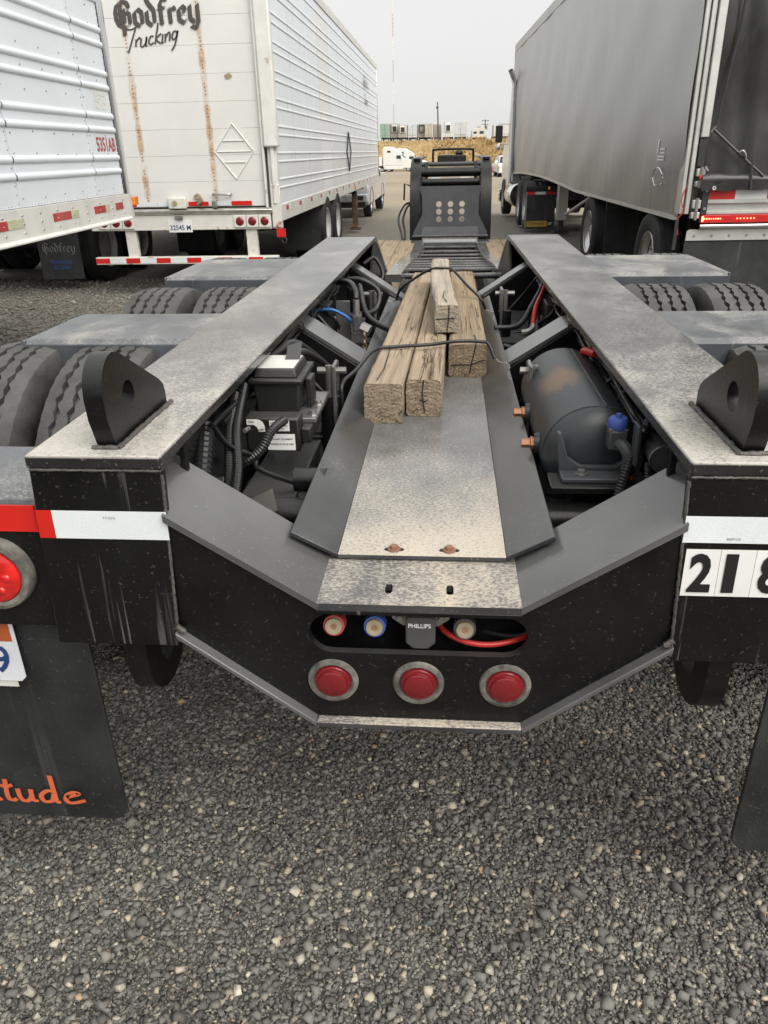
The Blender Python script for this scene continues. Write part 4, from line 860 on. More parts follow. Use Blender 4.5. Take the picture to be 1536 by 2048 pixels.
part('kick_plate', MB().hexa([(-.375, -.03, 0), (.375, -.03, 0), (.375, .0, 0), (-.375, .0, 0), (-.36, -.006, .114), (.36, -.006, .114), (.36, .02, .114), (-.36, .02, .114)]).xf(pm), 'neck_grey', GN, .002)
for s in (-1, 1):
    part('side_gusset', MB().prism([(s*.3605, .0), (s*.475, .0), (s*.475, .05), (s*.3605, .26)], .0, .014, 'y').xf(pm), 'neck_grey', GN, .002)
    part('side_gusset', MB().prism([(s*.3605, .60), (s*.395, .60), (s*.395, .57), (s*.3605, .46)], .0, .014, 'y').xf(pm), 'neck_grey', GN, .002)
part('hinge_bar', MB().lathe([(-.49, .016), (.49, .016)], (DX, 9.27, .655), 'x', 10), 'black_flange', GN)
for x in (-.2, .2): part('winch_drum', MB().lathe([(-.07, .05), (.07, .05), (.07, .0001)], (DX+x, 10.2, 1.30), 'x', 16), 'bolt_steel', GN)
pe = part('pony_motor', B(-.20+DX, .22+DX, 11.2, 11.8, 1.46, 1.60), 'chassis_black', GN, .02)
hose('roll_bar', [(-.26+DX, 11.1, 1.46), (-.26+DX, 11.1, 1.64), (-.21+DX, 11.1, 1.675), (.27+DX, 11.1, 1.675), (.32+DX, 11.1, 1.64), (.32+DX, 11.1, 1.46)], .016, 'black_paint', GN, n=8, k=5)
part('motor_cap', MB().lathe([(1.60, .05), (1.63, .06), (1.66, .04), (1.66, .001)], (.12+DX, 11.4, 0), 'z', 12), 'chassis_black', GN)
part('side_lever', MB().tube([(-.53+DX, 9.6, 1.25), (-.60+DX, 9.58, 1.28), (-.61+DX, 9.58, 1.08)], .012, 6), 'black_paint', GN)
hose('air_hose', [(-.50+DX, 9.6, 1.05), (-.60+DX, 9.55, 1.02), (-.68+DX, 9.5, .86), (-.64+DX, 9.4, .70), (-.62+DX, 9.35, .61)], .014, 'hose', GN)
hose('air_hose', [(-.50+DX, 9.6, 1.03), (-.57+DX, 9.55, .99), (-.62+DX, 9.5, .84), (-.59+DX, 9.4, .70), (-.59+DX, 9.35, .61)], .014, 'hose', GN)

# ------------------------------------------------------------------ timbers and straps in the tray
def timber(name, w_, h, L, loc, rz, mat, label, rx=0.0, crack=None, bend=0.0, ragged=.007):
    nx, ny, nz = 9, 34, 7; mb = MB()
    # rounded square ring, displaced
    def ring(t):
        pts = []; c = .012; q = []
        for (cx, cz, a0) in ((w_/2-c, h-c, 0), (-w_/2+c, h-c, 90), (-w_/2+c, c, 180), (w_/2-c, c, 270)):
            for a in (0, 45, 90): q.append((cx+c*cos(radians(a0+a)), cz+c*sin(radians(a0+a))))
        # subdivide the flats
        out = []
        for i in range(len(q)):
            a, b_ = q[i], q[(i+1) % len(q)]; d = hypot(a[0]-b_[0], a[1]-b_[1]); k = 6 if d > .03 else 1
            for j in range(k): out.append((a[0]+(b_[0]-a[0])*j/k, a[1]+(b_[1]-a[1])*j/k))
        return out
    base = ring(0); n = len(base); seed = random.uniform(0, 99)
    for j in range(ny+1):
        y = L*j/ny; t = j/ny
        for i, (x, z) in enumerate(base):
            d = ragged*(sin(y*9+i*1.3+seed)+.6*sin(y*23+i*2.7+seed*2))*.35+random.uniform(-1, 1)*ragged*.22
            px, pz = x*(1+d*4), max(0.0, z*(1+d*1.5)) if z > .02 else z
            if crack and abs(x-crack[0]-.012*sin(y*14)) < .004+.003*sin(y*7) and z > h*.9: pz -= crack[1]*max(0, 1-y/(L*crack[2]))
            mb.v.append((px+bend*sin(t*pi*.9), y+(random.uniform(-1, 1)*.002 if j in (0, ny) else 0), pz))
    mb.f = [(j*n+i, j*n+(i+1) % n, (j+1)*n+(i+1) % n, (j+1)*n+i) for j in range(ny) for i in range(n)]
    c0 = len(mb.v)
    for j, s_ in ((0, 0), (ny, 1)):
        ctr = len(mb.v); mb.v.append((bend*sin(j/ny*pi*.9), L*j/ny, h/2)); ids = [j*n+i for i in range(n)]
        for i in range(n): mb.f.append((ids[i], ids[(i+1) % n], ctr))
    o = part(name, mb, mat, None, smooth=50); o.location = loc; o.rotation_euler = (rx, 0, rz)
    tag(o, label, 'timber', 'timbers strapped in the tray'); return o
def end_checks(o, lines):
    """open drying checks: dark wedge grooves let into the end and top of a timber"""
    for ln in lines:
        mb = MB()
        for a, b_ in zip(ln[:-1], ln[1:]):
            a, b_ = Vector(a), Vector(b_); d = (b_-a); w_ = .0022
            side = Vector((0, 0, 1)) if abs(d.x) > max(abs(d.z), abs(d.y)) else Vector((1, 0, 0))
            mb.add([a-side*w_, a+side*w_, b_+side*w_*.7, b_-side*w_*.7], [(0, 1, 2, 3)])
        part('drying_check', mb, 'decal_black', o, smooth=0)
t1 = timber('timber', .112, .118, 2.22, (-.138, .955, .932), -.022, 'timber', 'long square timber nearest the left wall of the tray, rough sawn end', ragged=.008)
t2 = timber('timber', .104, .112, 1.85, (-.023, 1.02, .932), -.020, 'timber', 'middle timber with a long split along its top', crack=(.004, .03, .55))
t3 = timber('timber', .132, .112, 1.78, (.117, 1.46, .932), -.002, 'timber_dark', 'widest timber on the right of the tray with a T shaped crack in its end')
t4 = timber('timber', .086, .098, 1.16, (.043, 1.63, 1.052), .030, 'timber_pale', 'short pale timber lying crooked on top of the other timbers', bend=-.012, rx=radians(.9), ragged=.012)
end_checks(t2, [[(.0, -.0025, .112), (-.004, -.0028, .07), (.003, -.003, .012)], [(-.012, -.003, .052), (.0, -.003, .045), (.012, -.003, .05)]])
end_checks(t3, [[(.026, -.0032, .112), (.018, -.0032, .07), (.012, -.0032, .045), (.008, -.0032, .012)], [(-.06, -.0032, .042), (-.02, -.0032, .044), (.012, -.0032, .045), (.04, -.0032, .056), (.06, -.0032, .062)], [(.026, .0, .1145), (.03, .08, .1145), (.024, .16, .1145)]])
end_checks(t4, [[(.006, -.003, .098), (.006, -.003, .05), (.0, -.003, .004)], [(-.04, -.003, .048), (.006, -.003, .05), (.03, -.003, .052)], [(.0, .05, .1005), (-.012, .15, .1005), (-.004, .27, .1005)]])
end_checks(t1, [[(-.02, 0.03, .1215), (-.012, .16, .1215), (-.018, .42, .1215)]])
def strap(pts, hooks, label):
    o = part('bungee_strap', MB().tube(spline(pts, 6), .0062, 8), 'hose', None, smooth=60); tag(o, label, 'strap')
    for h in hooks: part('wire_hook', MB().tube(spline(h, 5), .0028, 6), 'bolt_steel', o)
strap([(-.262, 1.02, .86), (-.265, 1.0, .99), (-.262, 1.02, 1.035), (-.235, 1.12, 1.045), (-.197, 1.33, 1.058), (-.13, 1.37, 1.060), (-.02, 1.39, 1.062), (.08, 1.45, 1.060), (.16, 1.46, 1.056), (.187, 1.455, 1.048), (.208, 1.43, 1.005)], [[(.205, 1.435, 1.01), (.225, 1.42, .995), (.250, 1.41, .992), (.258, 1.405, .98), (.250, 1.40, .965)]], 'dark rubber strap stretched across all three lower timbers')
strap([(-.205, 2.62, 1.0), (-.18, 2.55, 1.06), (-.09, 2.50, 1.13), (-.025, 2.45, 1.166), (.03, 2.45, 1.168), (.065, 2.45, 1.160), (.13, 2.40, 1.10), (.19, 2.36, 1.048), (.215, 2.36, 1.00)], [[(-.205, 2.62, 1.0), (-.225, 2.63, .99), (-.25, 2.63, .99), (-.257, 2.63, .975)], [(.215, 2.36, 1.0), (.235, 2.36, .99), (.255, 2.36, .985)]], 'dark rubber strap over the short top timber at the far end')
# ------------------------------------------------------------------ box trailers on the left
def rib_panel(name, width, z0, z1, ribs, x, mat, rh=.020, rw=.030):
    """one side sheet with its pressed horizontal ribs, outside face at +x, from y=0 to y=width"""
    pr = [(x, z0)]
    for z in ribs:
        if z0+.05 < z < z1-.05: pr += [(x, z-rw)]+[(x+rh*sin(pi*k/6), z-rw*cos(pi*k/6)) for k in range(1, 6)]+[(x, z+rw)]
    pr.append((x, z1))
    mb = MB(); mb.strip([(a, .007, b) for a, b in pr], [(a, width-.007, b) for a, b in pr])
    mb.strip([(x, .007, z0), (x, .007, z1)], [(x-.02, .007, z0), (x-.02, .007, z1)]); mb.strip([(x, width-.007, z0), (x, width-.007, z1)], [(x-.02, width-.007, z0), (x-.02, width-.007, z1)])
    return mb.mesh(name, 50)
def far_tyre(r=.5, wd=.27):
    hw = wd/2
    return MB().lathe([(-hw*.7, r*.58), (-hw, r*.72), (-hw, r*.88), (-hw*.92, r*.96), (-hw*.75, r), (-hw*.35, r), (-hw*.33, r*.985), (-hw*.27, r*.985), (-hw*.25, r), (hw*.25, r), (hw*.27, r*.985), (hw*.33, r*.985), (hw*.35, r), (hw*.75, r), (hw*.92, r*.96), (hw, r*.88), (hw, r*.72), (hw*.7, r*.58)], (0, 0, 0), 'x', 40).mesh('tyre', 40)
FT = far_tyre(); FT.materials.append(MATS['rubber_far']); FR = rim_mesh(.5, .27); FR.materials.append(MATS['wheel_white'])
AR = rim_mesh(.5, .27); AR.materials.append(MATS['wheel_alu'])
def pair(parent, x, y, s, rm=FR, r=.5):
    wheel(parent, x, y, s, FT, rm, r); wheel(parent, x-s*.32, y, s, FT, rm, r, rmflip=-1)
def tape_row(parent, x, y0, y1, z0, z1, step, cols, n_=None, face='x', gap=0.0):
    y = y0; i = 0
    while y < y1-.02:
        c = cols[i % len(cols)]; L = c[1]
        if c[0]:
            e = min(y+L, y1)
            part('reflective_tape', B(x, x+.002, y, e, z0, z1) if face == 'x' else B(y, e, x-.002, x, z0, z1), c[0], parent)
        y += L; i += 1
# ---- trailer B: weathered white box trailer whose doors face the camera
TB = root('box_trailer', (-3.345, 9.0, 0), 'weathered white box trailer with rust streaked rear doors and brown lettering', 'trailer')
HW, LT = 1.255, 14.7
wall = part('body', B(-HW+.01, HW-.021, .12, LT-.05, 1.00, 3.86), 'far_6', TB, .004)
ribsB = [1.275+.30*k+d for k in range(9) for d in (0, .098)]
pm_ = rib_panel('side_panel', 1.22, 1.085, 3.80, ribsB, HW, 'white_panel', .009, .016)
for k in range(12):
    o = link('side_panel', pm_.copy() if k in (3, 4, 5, 6, 7, 8) and k == 3 else pm_, None, wall); o.location = (0, .06+1.22*k, 0)
pm_.materials.append(MATS['white_panel'])
rl = part('bottom_rail', B(HW-.03, HW+.012, .05, LT, .885, 1.085), 'rail_white', TB, .006)
tape_row(rl, HW+.012, .35, LT-.1, 1.0, 1.055, 0, [('tape_red_old', .16), (None, .05), ('tape_white', .14), (None, .62)])
part('top_rail', B(HW-.04, HW+.015, .05, LT, 3.80, 3.93), 'rail_white', TB, .006)
part('roof', B(-HW, HW-.05, .06, LT, 3.862, 3.90), 'rail_white', TB)
part('front_corner', B(HW-.035, HW+.014, LT-.06, LT+.02, .95, 3.93), 'polished', TB, .01)
# rear frame
part('rear_post', B(HW-.11, HW+.005, -.005, .12, .80, 3.93), 'white_post', TB, .008); part('rear_post', B(-HW, -HW+.12, -.005, .12, .80, 3.93), 'white_post', TB, .008)
part('edge_guard', B(HW-.135, HW+.05, -.075, .03, 1.74, 3.93), 'white_post', TB, .02); part('guard_strip', B(HW-.165, HW-.137, -.05, .0, 1.05, 3.93), 'white_post', TB, .006)
part('drain_pipe', B(HW-.06, HW-.02, -.05, -.006, 1.10, 1.74), 'white_post', TB, .006)
part('corner_bracket', B(HW-.10, HW+.02, -.03, -.006, .82, 1.32), 'white_sill', TB, .006)
part('roof_header', B(-HW+.12, HW-.11, -.005, .1, 3.72, 3.93), 'white_post', TB, .006)
door = part('door', B(-HW+.12, HW-.17, .03, .09, 1.07, 3.72), 'white_post', TB)
for k in range(9):
    z0 = 1.075+.2938*k; part('door_plank', B(-HW+.122, HW-.172, .006, .029, z0, z0+.2918), 'door_skin', door, .002)
bm_ = MB()
for xw in (-3.785, -2.895):
    for k in range(64):
        z = 1.15+2.5*k/64+random.uniform(-.006, .006)
        if k % 6 < 4: bm_.lathe([(-.005, .0001), (-.004, .007), (.0, .009)], (xw+3.345+random.uniform(-.004, .004), .006, z), 'y', 7)
tag(part('door_bolts', bm_, 'rust_bolt', door), None, None, kind='stuff')
# lettering
G_ = [[(.62, .95), (.40, 1.02), (.16, .92), (.06, .66), (.06, .36), (.18, .10), (.42, .0), (.62, .10)], [(.34, .92), (.26, .60), (.34, .16)], [(.62, .95), (.70, .80), (.60, .70)], [(.56, .60), (.70, .50), (.70, .18), (.62, .10)], [(.44, .70), (.44, .22)], [(.40, .0), (.36, -.28)]]
O_ = [[(.10, .56), (.10, .16), (.26, .02), (.44, .16), (.44, .54), (.26, .68), (.10, .56)]]
DD = [[(.10, .56), (.10, .16), (.26, .02), (.44, .16), (.44, .58), (.24, .84), (.14, 1.04)], [(.10, .56), (.26, .66)]]
FF = [[(.14, .02), (.22, .12)], [(.16, .06), (.16, .82), (.28, 1.0), (.46, .96)], [(.04, .62), (.34, .66)]]
RR = [[(.12, .06), (.12, .60)], [(.04, .58), (.14, .66)], [(.12, .50), (.28, .66), (.36, .56)], [(.10, .06), (.20, .14)]]
EE = [[(.42, .16), (.28, .02), (.10, .16), (.10, .54), (.26, .68), (.40, .56), (.30, .42), (.12, .34)]]
YY = [[(.08, .64), (.08, .18), (.22, .04), (.40, .14)], [(.44, .70), (.44, .06), (.30, -.20), (.10, -.12)], [(.08, .64), (.14, .70)]]
def row(letters):
    out = []; x = 0
    for st, adv in letters: out += [[(a+x, b) for a, b in l] for l in st]; x += adv
    return out
god = row([(G_, .84), (O_, .58), (DD, .60), (FF, .46), (RR, .44), (EE, .54), (YY, .6)])
nib_text('lettering', god, .255, (-.545+.01, .004, 3.03), (1, 0, .03), (0, 0, 1), 'lettering_brown', door, nib=(.19, .12), depth=.001)
nib_text('lettering', god, .255, (-.545+.022, .0045, 3.018), (1, 0, .03), (0, 0, 1), 'lettering_brown', door, nib=(.13, .09), depth=.004)
TRK = row([([[(-.20, .92), (.10, .86), (.62, 1.04)], [(.30, .90), (.12, .30), (.0, -.10)]], .36), ([[(.0, .42), (.02, .10)], [(.02, .30), (.16, .46), (.22, .40)]], .28), ([[(.0, .42), (.0, .12), (.12, .06), (.26, .20), (.28, .44), (.28, .10), (.36, .06)]], .40), ([[(.26, .40), (.10, .42), (.02, .22), (.12, .08), (.28, .14)]], .34), ([[(.10, .92), (.02, .06)], [(.30, .46), (.06, .26), (.34, .04)]], .38), ([[(.02, .42), (.02, .08), (.10, .06)]], .16), ([[(.0, .42), (.02, .06)], [(.02, .26), (.16, .44), (.24, .36), (.24, .08)]], .34), ([[(.26, .40), (.10, .44), (.02, .24), (.12, .10), (.26, .22), (.30, .44), (.22, -.10), (.06, -.34)]], .3)])
round_text('lettering', TRK, .235, (-.42, .004, 2.80), (1, 0, .13), (0, 0, 1), 'lettering_brown', door, r=.042, depth=.002, shear=.25)
ph = MB(); pts_ = [(.735, 2.01), (.98, 1.70), (.735, 1.39), (.49, 1.70)]      # raised placard holder
for a, b_ in ((0, 1), (1, 2), (2, 3), (3, 0)):
    ph.tube([(pts_[a][0], 0.0, pts_[a][1]), (pts_[b_][0], 0.0, pts_[b_][1])], .0075, 6)
for za, xa, xb in ((1.82, .60, .87), (1.70, .52, .95), (1.58, .60, .87)): ph.tube([(xa, .0, za), (xb, .0, za)], .006, 6)
part('placard_holder', ph, 'white_post', door)
part('tape_scrap', MB().prism([(.70, 2.52), (.76, 2.545), (.80, 2.51), (.77, 2.48), (.71, 2.475)], .002, .0055, 'y'), 'brass_tan', door)
# sill, beam, lights
part('chrome_sill', MB().prism([(-.04, .985), (-.055, 1.0), (-.055, 1.035), (-.03, 1.055), (.05, 1.06), (.05, .985)], -HW+.02, HW-.09, 'x'), 'sill_chrome', TB, .004)
part('rear_beam', B(-HW+.03, HW-.12, -.03, .05, .80, .984), 'white_sill', TB, .006)
for xa, c in ((-.86, 'tape_red'), (-.60, 'tape_white'), (.08, 'tape_red'), (-.32, 'tape_white'), (.36, 'tape_white'), (.64, 'tape_red')): part('reflective_tape', B(xa, xa+.26, -.004, .003, 1.085, 1.135), c, TB)
for i, x in enumerate((.735, .895, 1.055, -1.055, -.895, -.735)):
    lb = part('lamp_box', B(x-.075, x+.075, -.05, -.031, .822, .972), 'white_sill', TB, .006); part('lamp', MB().lathe([(-.062, .0001), (-.06, .035), (-.052, .052), (-.045, .058)], (x, 0, .897), 'y', 24), 'lens_red', lb)
pl = part('licence_plate', B(-.205, .105, -.042, -.037, .775, .925), 'decal_white', TB, .001); text('plate_number', '32545 M', .062, (-.185, -.0425, .80), *REAR, 'text_navy', pl, .0006, .02, width=.27)
part('plate_lamp', B(-.10, -.0, -.07, -.043, .93, .985), 'bolt_steel', TB, .006)
part('door_lock', B(-.17, .06, -.06, .0, 1.055, 1.19), 'white_sill', TB, .012); part('lock_cap', MB().lathe([(-.075, .0001), (-.075, .03), (-.06, .034)], (-.08, 0, 1.125), 'y', 14), 'brass_tan', TB)
part('padlock', B(.40, .46, -.06, -.02, 1.06, 1.15), 'bolt_steel', TB, .008); part('lock_hasp', MB().tube(spline([(.20, -.02, 1.10), (.27, -.04, 1.15), (.23, -.04, 1.22), (.18, -.03, 1.19), (.24, -.03, 1.16)], 5), .016, 6), 'brass_tan', TB)
part('grab_handle', MB().tube(spline([(.42, -.01, 1.22), (.44, -.05, 1.22), (.62, -.05, 1.215), (.65, -.01, 1.215)], 4), .014, 6), 'bolt_steel', TB)
for x in (-.74, .86): part('bumper_post', B(x-.07, x+.07, .0, .08, .47, .80), 'white_sill', TB, .006)
bp = part('under_ride_bumper', B(-HW+.01, HW-.06, -.05, .05, .385, .475), 'white_sill', TB, .006)
x = -HW+.012; i = 0
while x < HW-.08:
    e = min(x+(.22 if i % 2 else .19), HW-.062); part('reflective_tape', B(x, e, -.0525, -.0503, .40, .462), 'tape_red' if i % 2 == 0 else 'tape_white', bp); x = e; i += 1
part('side_reflector', B(HW-.06, HW+.05, -.02, .02, .70, .80), 'tape_red', TB); part('reflector_ring', MB().lathe([(-.005, .035), (.005, .035), (.005, .028), (-.005, .028)], (HW+.03, 0, .66), 'y', 14), 'bolt_steel', TB)
for y in (4.0, 5.3):
    for s in (-1, 1): pair(TB, s*(HW-.11), y, s)
    part('axle', MB().lathe([(-1.0, .06), (1.0, .06)], (0, y, .5), 'x', 12), 'chassis_black', TB)
for s in (-1, 1):
    fo = part('mud_flap', B(*sorted((s*.60, s*1.24)), 3.22, 3.232, .18, 1.0), 'flap_rubber', TB, .004)
    if s < 0: nib_text('lettering', god, .115, (-1.13, 3.218, .66), (1, 0, 0), (0, 0, 1), 'lettering_brown', fo, nib=(.1, .07), depth=.001)
part('bogie', B(-.55, .55, 3.0, 6.3, .62, .98), 'chassis_black', TB, .01); part('chassis', B(-.5, .5, .1, LT-1, .86, .998), 'chassis_black', TB)
part('gear_bracket', B(.55, 1.20, 8.95, 9.15, .80, .884), 'chassis_black', TB)
for s in (-1, 1): lg = part('landing_leg', B(*sorted((s*1.10, s*1.22)), 8.99, 9.10, .06, .82), 'rusty_leg', TB, .006); part('leg_foot', B(*sorted((s*1.03, s*1.29)), 8.93, 9.16, .0, .045), 'rusty_leg', lg, .006)
part('marker_light', B(HW+.012, HW+.04, 8.2, 8.32, .93, .99), 'amber', TB, .004)
# lettering on the far end of the side
nib_text('lettering', god, .26, (HW+.021, 10.8, 3.10), RIGHT[0], RIGHT[1], 'lettering_brown', wall, nib=(.11, .09), depth=.001)
round_text('lettering', TRK, .22, (HW+.021, 11.0, 2.75), RIGHT[0], RIGHT[1], 'lettering_brown', wall, r=.05, depth=.001)
pts_ = [(7.3, 2.05), (7.65, 1.68), (7.3, 1.32), (6.95, 1.68)]; ph = MB()
for a, b_ in ((0, 1), (1, 2), (2, 3), (3, 0)): ph.tube([(HW+.024, pts_[a][0], pts_[a][1]), (HW+.024, pts_[b_][0], pts_[b_][1])], .014, 5)
part('placard_holder', ph, 'grille_dark', wall)

# ---- trailer A: near white trailer on the left edge, nose pointing away
TA = root('box_trailer', (-4.059, 5.755, 0.0), 'blue white ribbed box trailer side with red number at the left edge', 'trailer', radians(2.0))
HA, LA = 1.28, 12.5
bodyA = part('body', B(-HA, HA-.03, -LA, -.05, 1.17, 4.0), 'white_panel', TA, .01)
ribsA = [1.555+.308*k+d for k in range(8) for d in (0, .101)]
pA = rib_panel('side_panel', 1.30, 1.375, 3.92, ribsA, HA, 'white_panel', .015, .023); pA.materials.append(MATS['white_panel'])
pN = rib_panel('side_panel', .58, 1.375, 3.92, ribsA, HA, 'white_panel', .015, .023); pN.materials.append(MATS['white_panel'])
o = link('side_panel', pN, None, bodyA); o.location = (0, -.60, 0)
for k in range(9): o = link('side_panel', pA, None, bodyA); o.location = (0, -.60-1.30*(k+1), 0)
rv = MB()
for y in [-.60-1.30*k for k in range(3)]:
    for dz in range(48): rv.lathe([(0, .006), (.004, .004), (.005, .0001)], (HA, y-.026, 1.40+.052*dz), 'x', 6)
for y in [-.74-.32*j for j in range(-2, 12)]:
    for dz in range(20): rv.lathe([(0, .007), (.005, .005), (.006, .0001)], (HA, y-.15, 1.43+.13*dz+random.uniform(-.008, .008)), 'x', 6)
for j in range(70): rv.lathe([(0, .0045), (.003, .003), (.004, .0001)], (HA, -.04-.046*j, 1.387), 'x', 6)
for j in range(56): rv.lathe([(0, .006), (.004, .004), (.005, .0001)], (HA, -.024, 1.40+.042*j), 'x', 6)
for j in range(14):
    for q in range(3): rv.lathe([(0, .009), (.006, .006), (.007, .0001)], (HA+.014, -.12-.26*j, 1.225+.053*q), 'x', 6)
tag(part('rivets', rv, 'bolt_steel', bodyA), None, None, kind='stuff')
ra = part('bottom_rail', MB().prism([(HA-.03, 1.162), (HA+.036, 1.162), (HA+.036, 1.174), (HA+.014, 1.19), (HA+.014, 1.371), (HA-.03, 1.371)], -LA, .02, 'y'), 'rail_white', TA, .003)
for ya, yb, c in ((-.30, -.13, 'tape_red_old'), (-.53, -.44, 'tape_pale'), (-.76, -.53, 'tape_red_old'), (-1.20, -1.06, 'tape_pale'), (-1.50, -1.20, 'tape_red_old'), (-2.15, -1.93, 'tape_pale'), (-2.5, -2.15, 'tape_red_old')): part('reflective_tape', B(HA+.015, HA+.017, ya, yb, 1.258, 1.312), c, ra)
part('front_corner', MB().prism([(HA-.03, -.014), (HA+.006, -.014), (HA+.008, .03), (HA+.004, .09), (HA-.008, .15), (HA-.026, .21), (HA-.06, .27), (HA-.12, .32), (HA-.2, .34), (HA-.2, .30), (HA-.1, .2), (HA-.05, .06)], 1.372, 4.0, 'z'), 'polished', TA, smooth=60)
part('corner_foot', MB().prism([(HA-.03, .022), (HA+.013, .022), (HA+.009, .10), (HA-.015, .21), (HA-.06, .29), (HA-.14, .34), (HA-.3, .36), (HA-.3, .022)], 1.16, 1.368, 'z'), 'rail_white', TA, .004)
part('marker_light', MB().box(HA-.04, HA+.025, .15, .25, 1.27, 1.34), 'amber', TA, .005)
part('front_wall', B(-HA+.1, HA-.22, -.04, .33, 1.17, 3.98), 'white_panel', TA, .01)
text('unit_number', '5351AB', .105, (HA, -.46, 1.705), RIGHT[0], RIGHT[1], 'tape_red_old', bodyA, .003, .02, width=.40)
text('size_decal', '53', .13, (HA, -.36, 2.01), RIGHT[0], RIGHT[1], 'decal_white', bodyA, .002, .05, width=.26)
for s in (-1, 1): lg = part('landing_leg', B(*sorted((s*.80, s*.92)), -3.9, -3.78, .09, 1.15), 'rusty_leg', TA, .006)
for y in (-10.2, -11.45):
    for s in (-1, 1):
        for q in (.12, .44): o = wheel(TA, s*(HA-q), y, s, FT, FR, .5); o.location.z = .5
part('chassis', B(-.5, .5, -LA+.2, -.3, 1.0, 1.169), 'chassis_black', TA)

# ---- trailer A2: third white trailer, seen only below the near one
TC2 = root('box_trailer', (-6.22, 8.55, 0), 'box trailer hidden behind the near one, its lettered mud flap and white wheels showing below', 'trailer')
part('body', B(-1.26, 1.26, 0, 12.5, 1.12, 3.9), 'white_panel', TC2, .01); part('chassis', B(-.5, .5, .1, 12, .92, 1.119), 'chassis_black', TC2); part('bogie', B(-.6, .6, .9, 3.9, .6, .919), 'chassis_black', TC2, .01)
for y in (1.75, 3.05):
    for s in (-1, 1): pair(TC2, s*1.13, y, s)
    part('axle', MB().lathe([(-1.0, .06), (1.0, .06)], (0, y, .5), 'x', 12), 'chassis_black', TC2)
for s in (-1, 1):
    fo = part('mud_flap', B(*sorted((s*.62, s*1.22)), .86, .872, .14, .98), 'flap_rubber', TC2, .004)
    nib_text('lettering', god, .118, (s*.92-.235, .858, .50), *REAR, 'far_2', fo, nib=(.06, .045), depth=.001)
    for k, t_ in enumerate(('TRUCKING INC', 'SLC UTAH')): text('small_lettering', t_, .045, (s*.92-(.16, .11)[k], .8585, .35-.075*k), *REAR, 'hose_blue', fo, .0006, width=(.32, .22)[k])
for s in (-1, 1): part('landing_leg', B(*sorted((s*1.0, s*1.12)), 9.0, 9.12, 0, .92), 'rusty_leg', TC2, .006)

# ------------------------------------------------------------------ tarped aluminium trailer and its tractor on the right
TC = root('tarped_trailer', (3.58, 7.04, 0), 'bare aluminium tarped trailer with black mesh tail and red light bar on the right', 'trailer', radians(1.92))
XL, LC = -1.30, 15.6
mb = MB(); ny, nz = 60, 16
for i in range(ny+1):
    for j in range(nz+1):
        y = LC*i/ny; z = 1.02+.05*y/LC+(.10*max(0, sin((y/LC-.35)*pi/.65)) if y > LC*.35 else 0)*(1-j/nz); z = z+(4.16-z)*j/nz
        mb.v.append((XL-.035*sin(pi*j/nz)*(.6+.4*sin(y*1.7))+.008*sin(y*3.1+j), y, z))
mb.f = [(i*(nz+1)+j, i*(nz+1)+j+1, (i+1)*(nz+1)+j+1, (i+1)*(nz+1)+j) for i in range(ny) for j in range(nz)]
sd_ = part('side_sheet', mb, 'alu_side', TC, smooth=80)
part('body', B(XL+.05, 1.28, .12, LC, 1.10, 4.12), 'alloy_frame', TC); part('top_rail', B(XL-.02, XL+.05, .02, LC+.02, 4.0, 4.18), 'alu_side', TC, .01)
def czb(y): return 1.02+.05*y/LC+(.10*max(0, sin((y/LC-.35)*pi/.65)) if y > LC*.35 else 0)
yr = [.1+(LC-.1)*k/40 for k in range(41)]
part('bottom_rail', MB().prism([(y, czb(y)+.004) for y in yr]+[(y, czb(y)-.032) for y in reversed(yr)], XL-.014, XL+.03, 'x'), 'alloy_frame', TC)
part('front_edge', B(XL-.02, XL+.04, LC-.03, LC+.03, 1.1, 4.0), 'alloy_frame', TC, .006)
for k, (xa, xb, ya) in enumerate(((-1.305, -1.265, -.03), (-1.258, -1.215, -.055), (-1.208, -1.135, -.085))): part('rear_post', B(xa, xb, ya, .11, 1.05 if k < 2 else 1.72, 4.16), 'alloy_frame', TC, .006)
part('post_sleeve', B(-1.208, -1.135, -.07, .10, 1.47, 1.715), 'grille_dark', TC, .006)
for k, (z, h_) in enumerate(((1.42, .07), (1.32, .05), (1.14, .08), (1.04, .06))):
    hg = part('gate_hinge', B(-1.20, -1.12, -.09, -.02, z-h_/2, z+h_/2), 'alloy_frame', TC, .008); part('hinge_pin', MB().tube([(-1.16, -.095, z-h_*.7), (-1.16, -.095, z+h_*.7)], .016, 8), 'bolt_steel', hg)
part('latch_knob', MB().lathe([(-.13, .0001), (-.13, .022), (-.10, .024), (-.09, .012)], (-1.16, 0, 1.38), 'y', 12), 'car_red', TC)
tp = MB(); nx, nz = 40, 26
for i in range(nx+1):
    for j in range(nz+1):
        x = -1.13+2.30*i/nx; z = 1.38+2.7*j/nz
        tp.v.append((x, -.045+.022*sin(x*11+.8*sin(z*2.1))+.012*sin(x*27+z*3)+.02*sin(z*4.5+x), z))
tp.f = [(i*(nz+1)+j, i*(nz+1)+j+1, (i+1)*(nz+1)+j+1, (i+1)*(nz+1)+j) for i in range(nx) for j in range(nz)]
tarp = part('tail_tarp', tp, 'tarp_black', TC, smooth=80)
rl_ = MB(); pa = []
for i in range(30): x = -1.16+2.35*i/29; pa.append((x, -.10+.008*sin(x*7), 1.345+.012*sin(x*5)))
part('rolled_hem', rl_.tube(pa, lambda t: .052+.008*sin(t*37), 10), 'tarp_fold', tarp, smooth=70)
fm = MB(); fm.strip([(-1.18+.08*k, -.158-.006*sin(k*1.9), 1.355) for k in range(30)], [(-1.16+.08*k, -.15-.004*sin(k*2.3), 1.262+.008*sin(k*1.7)) for k in range(30)]); part('hanging_hem', fm, 'tarp_fold', tarp, smooth=70)
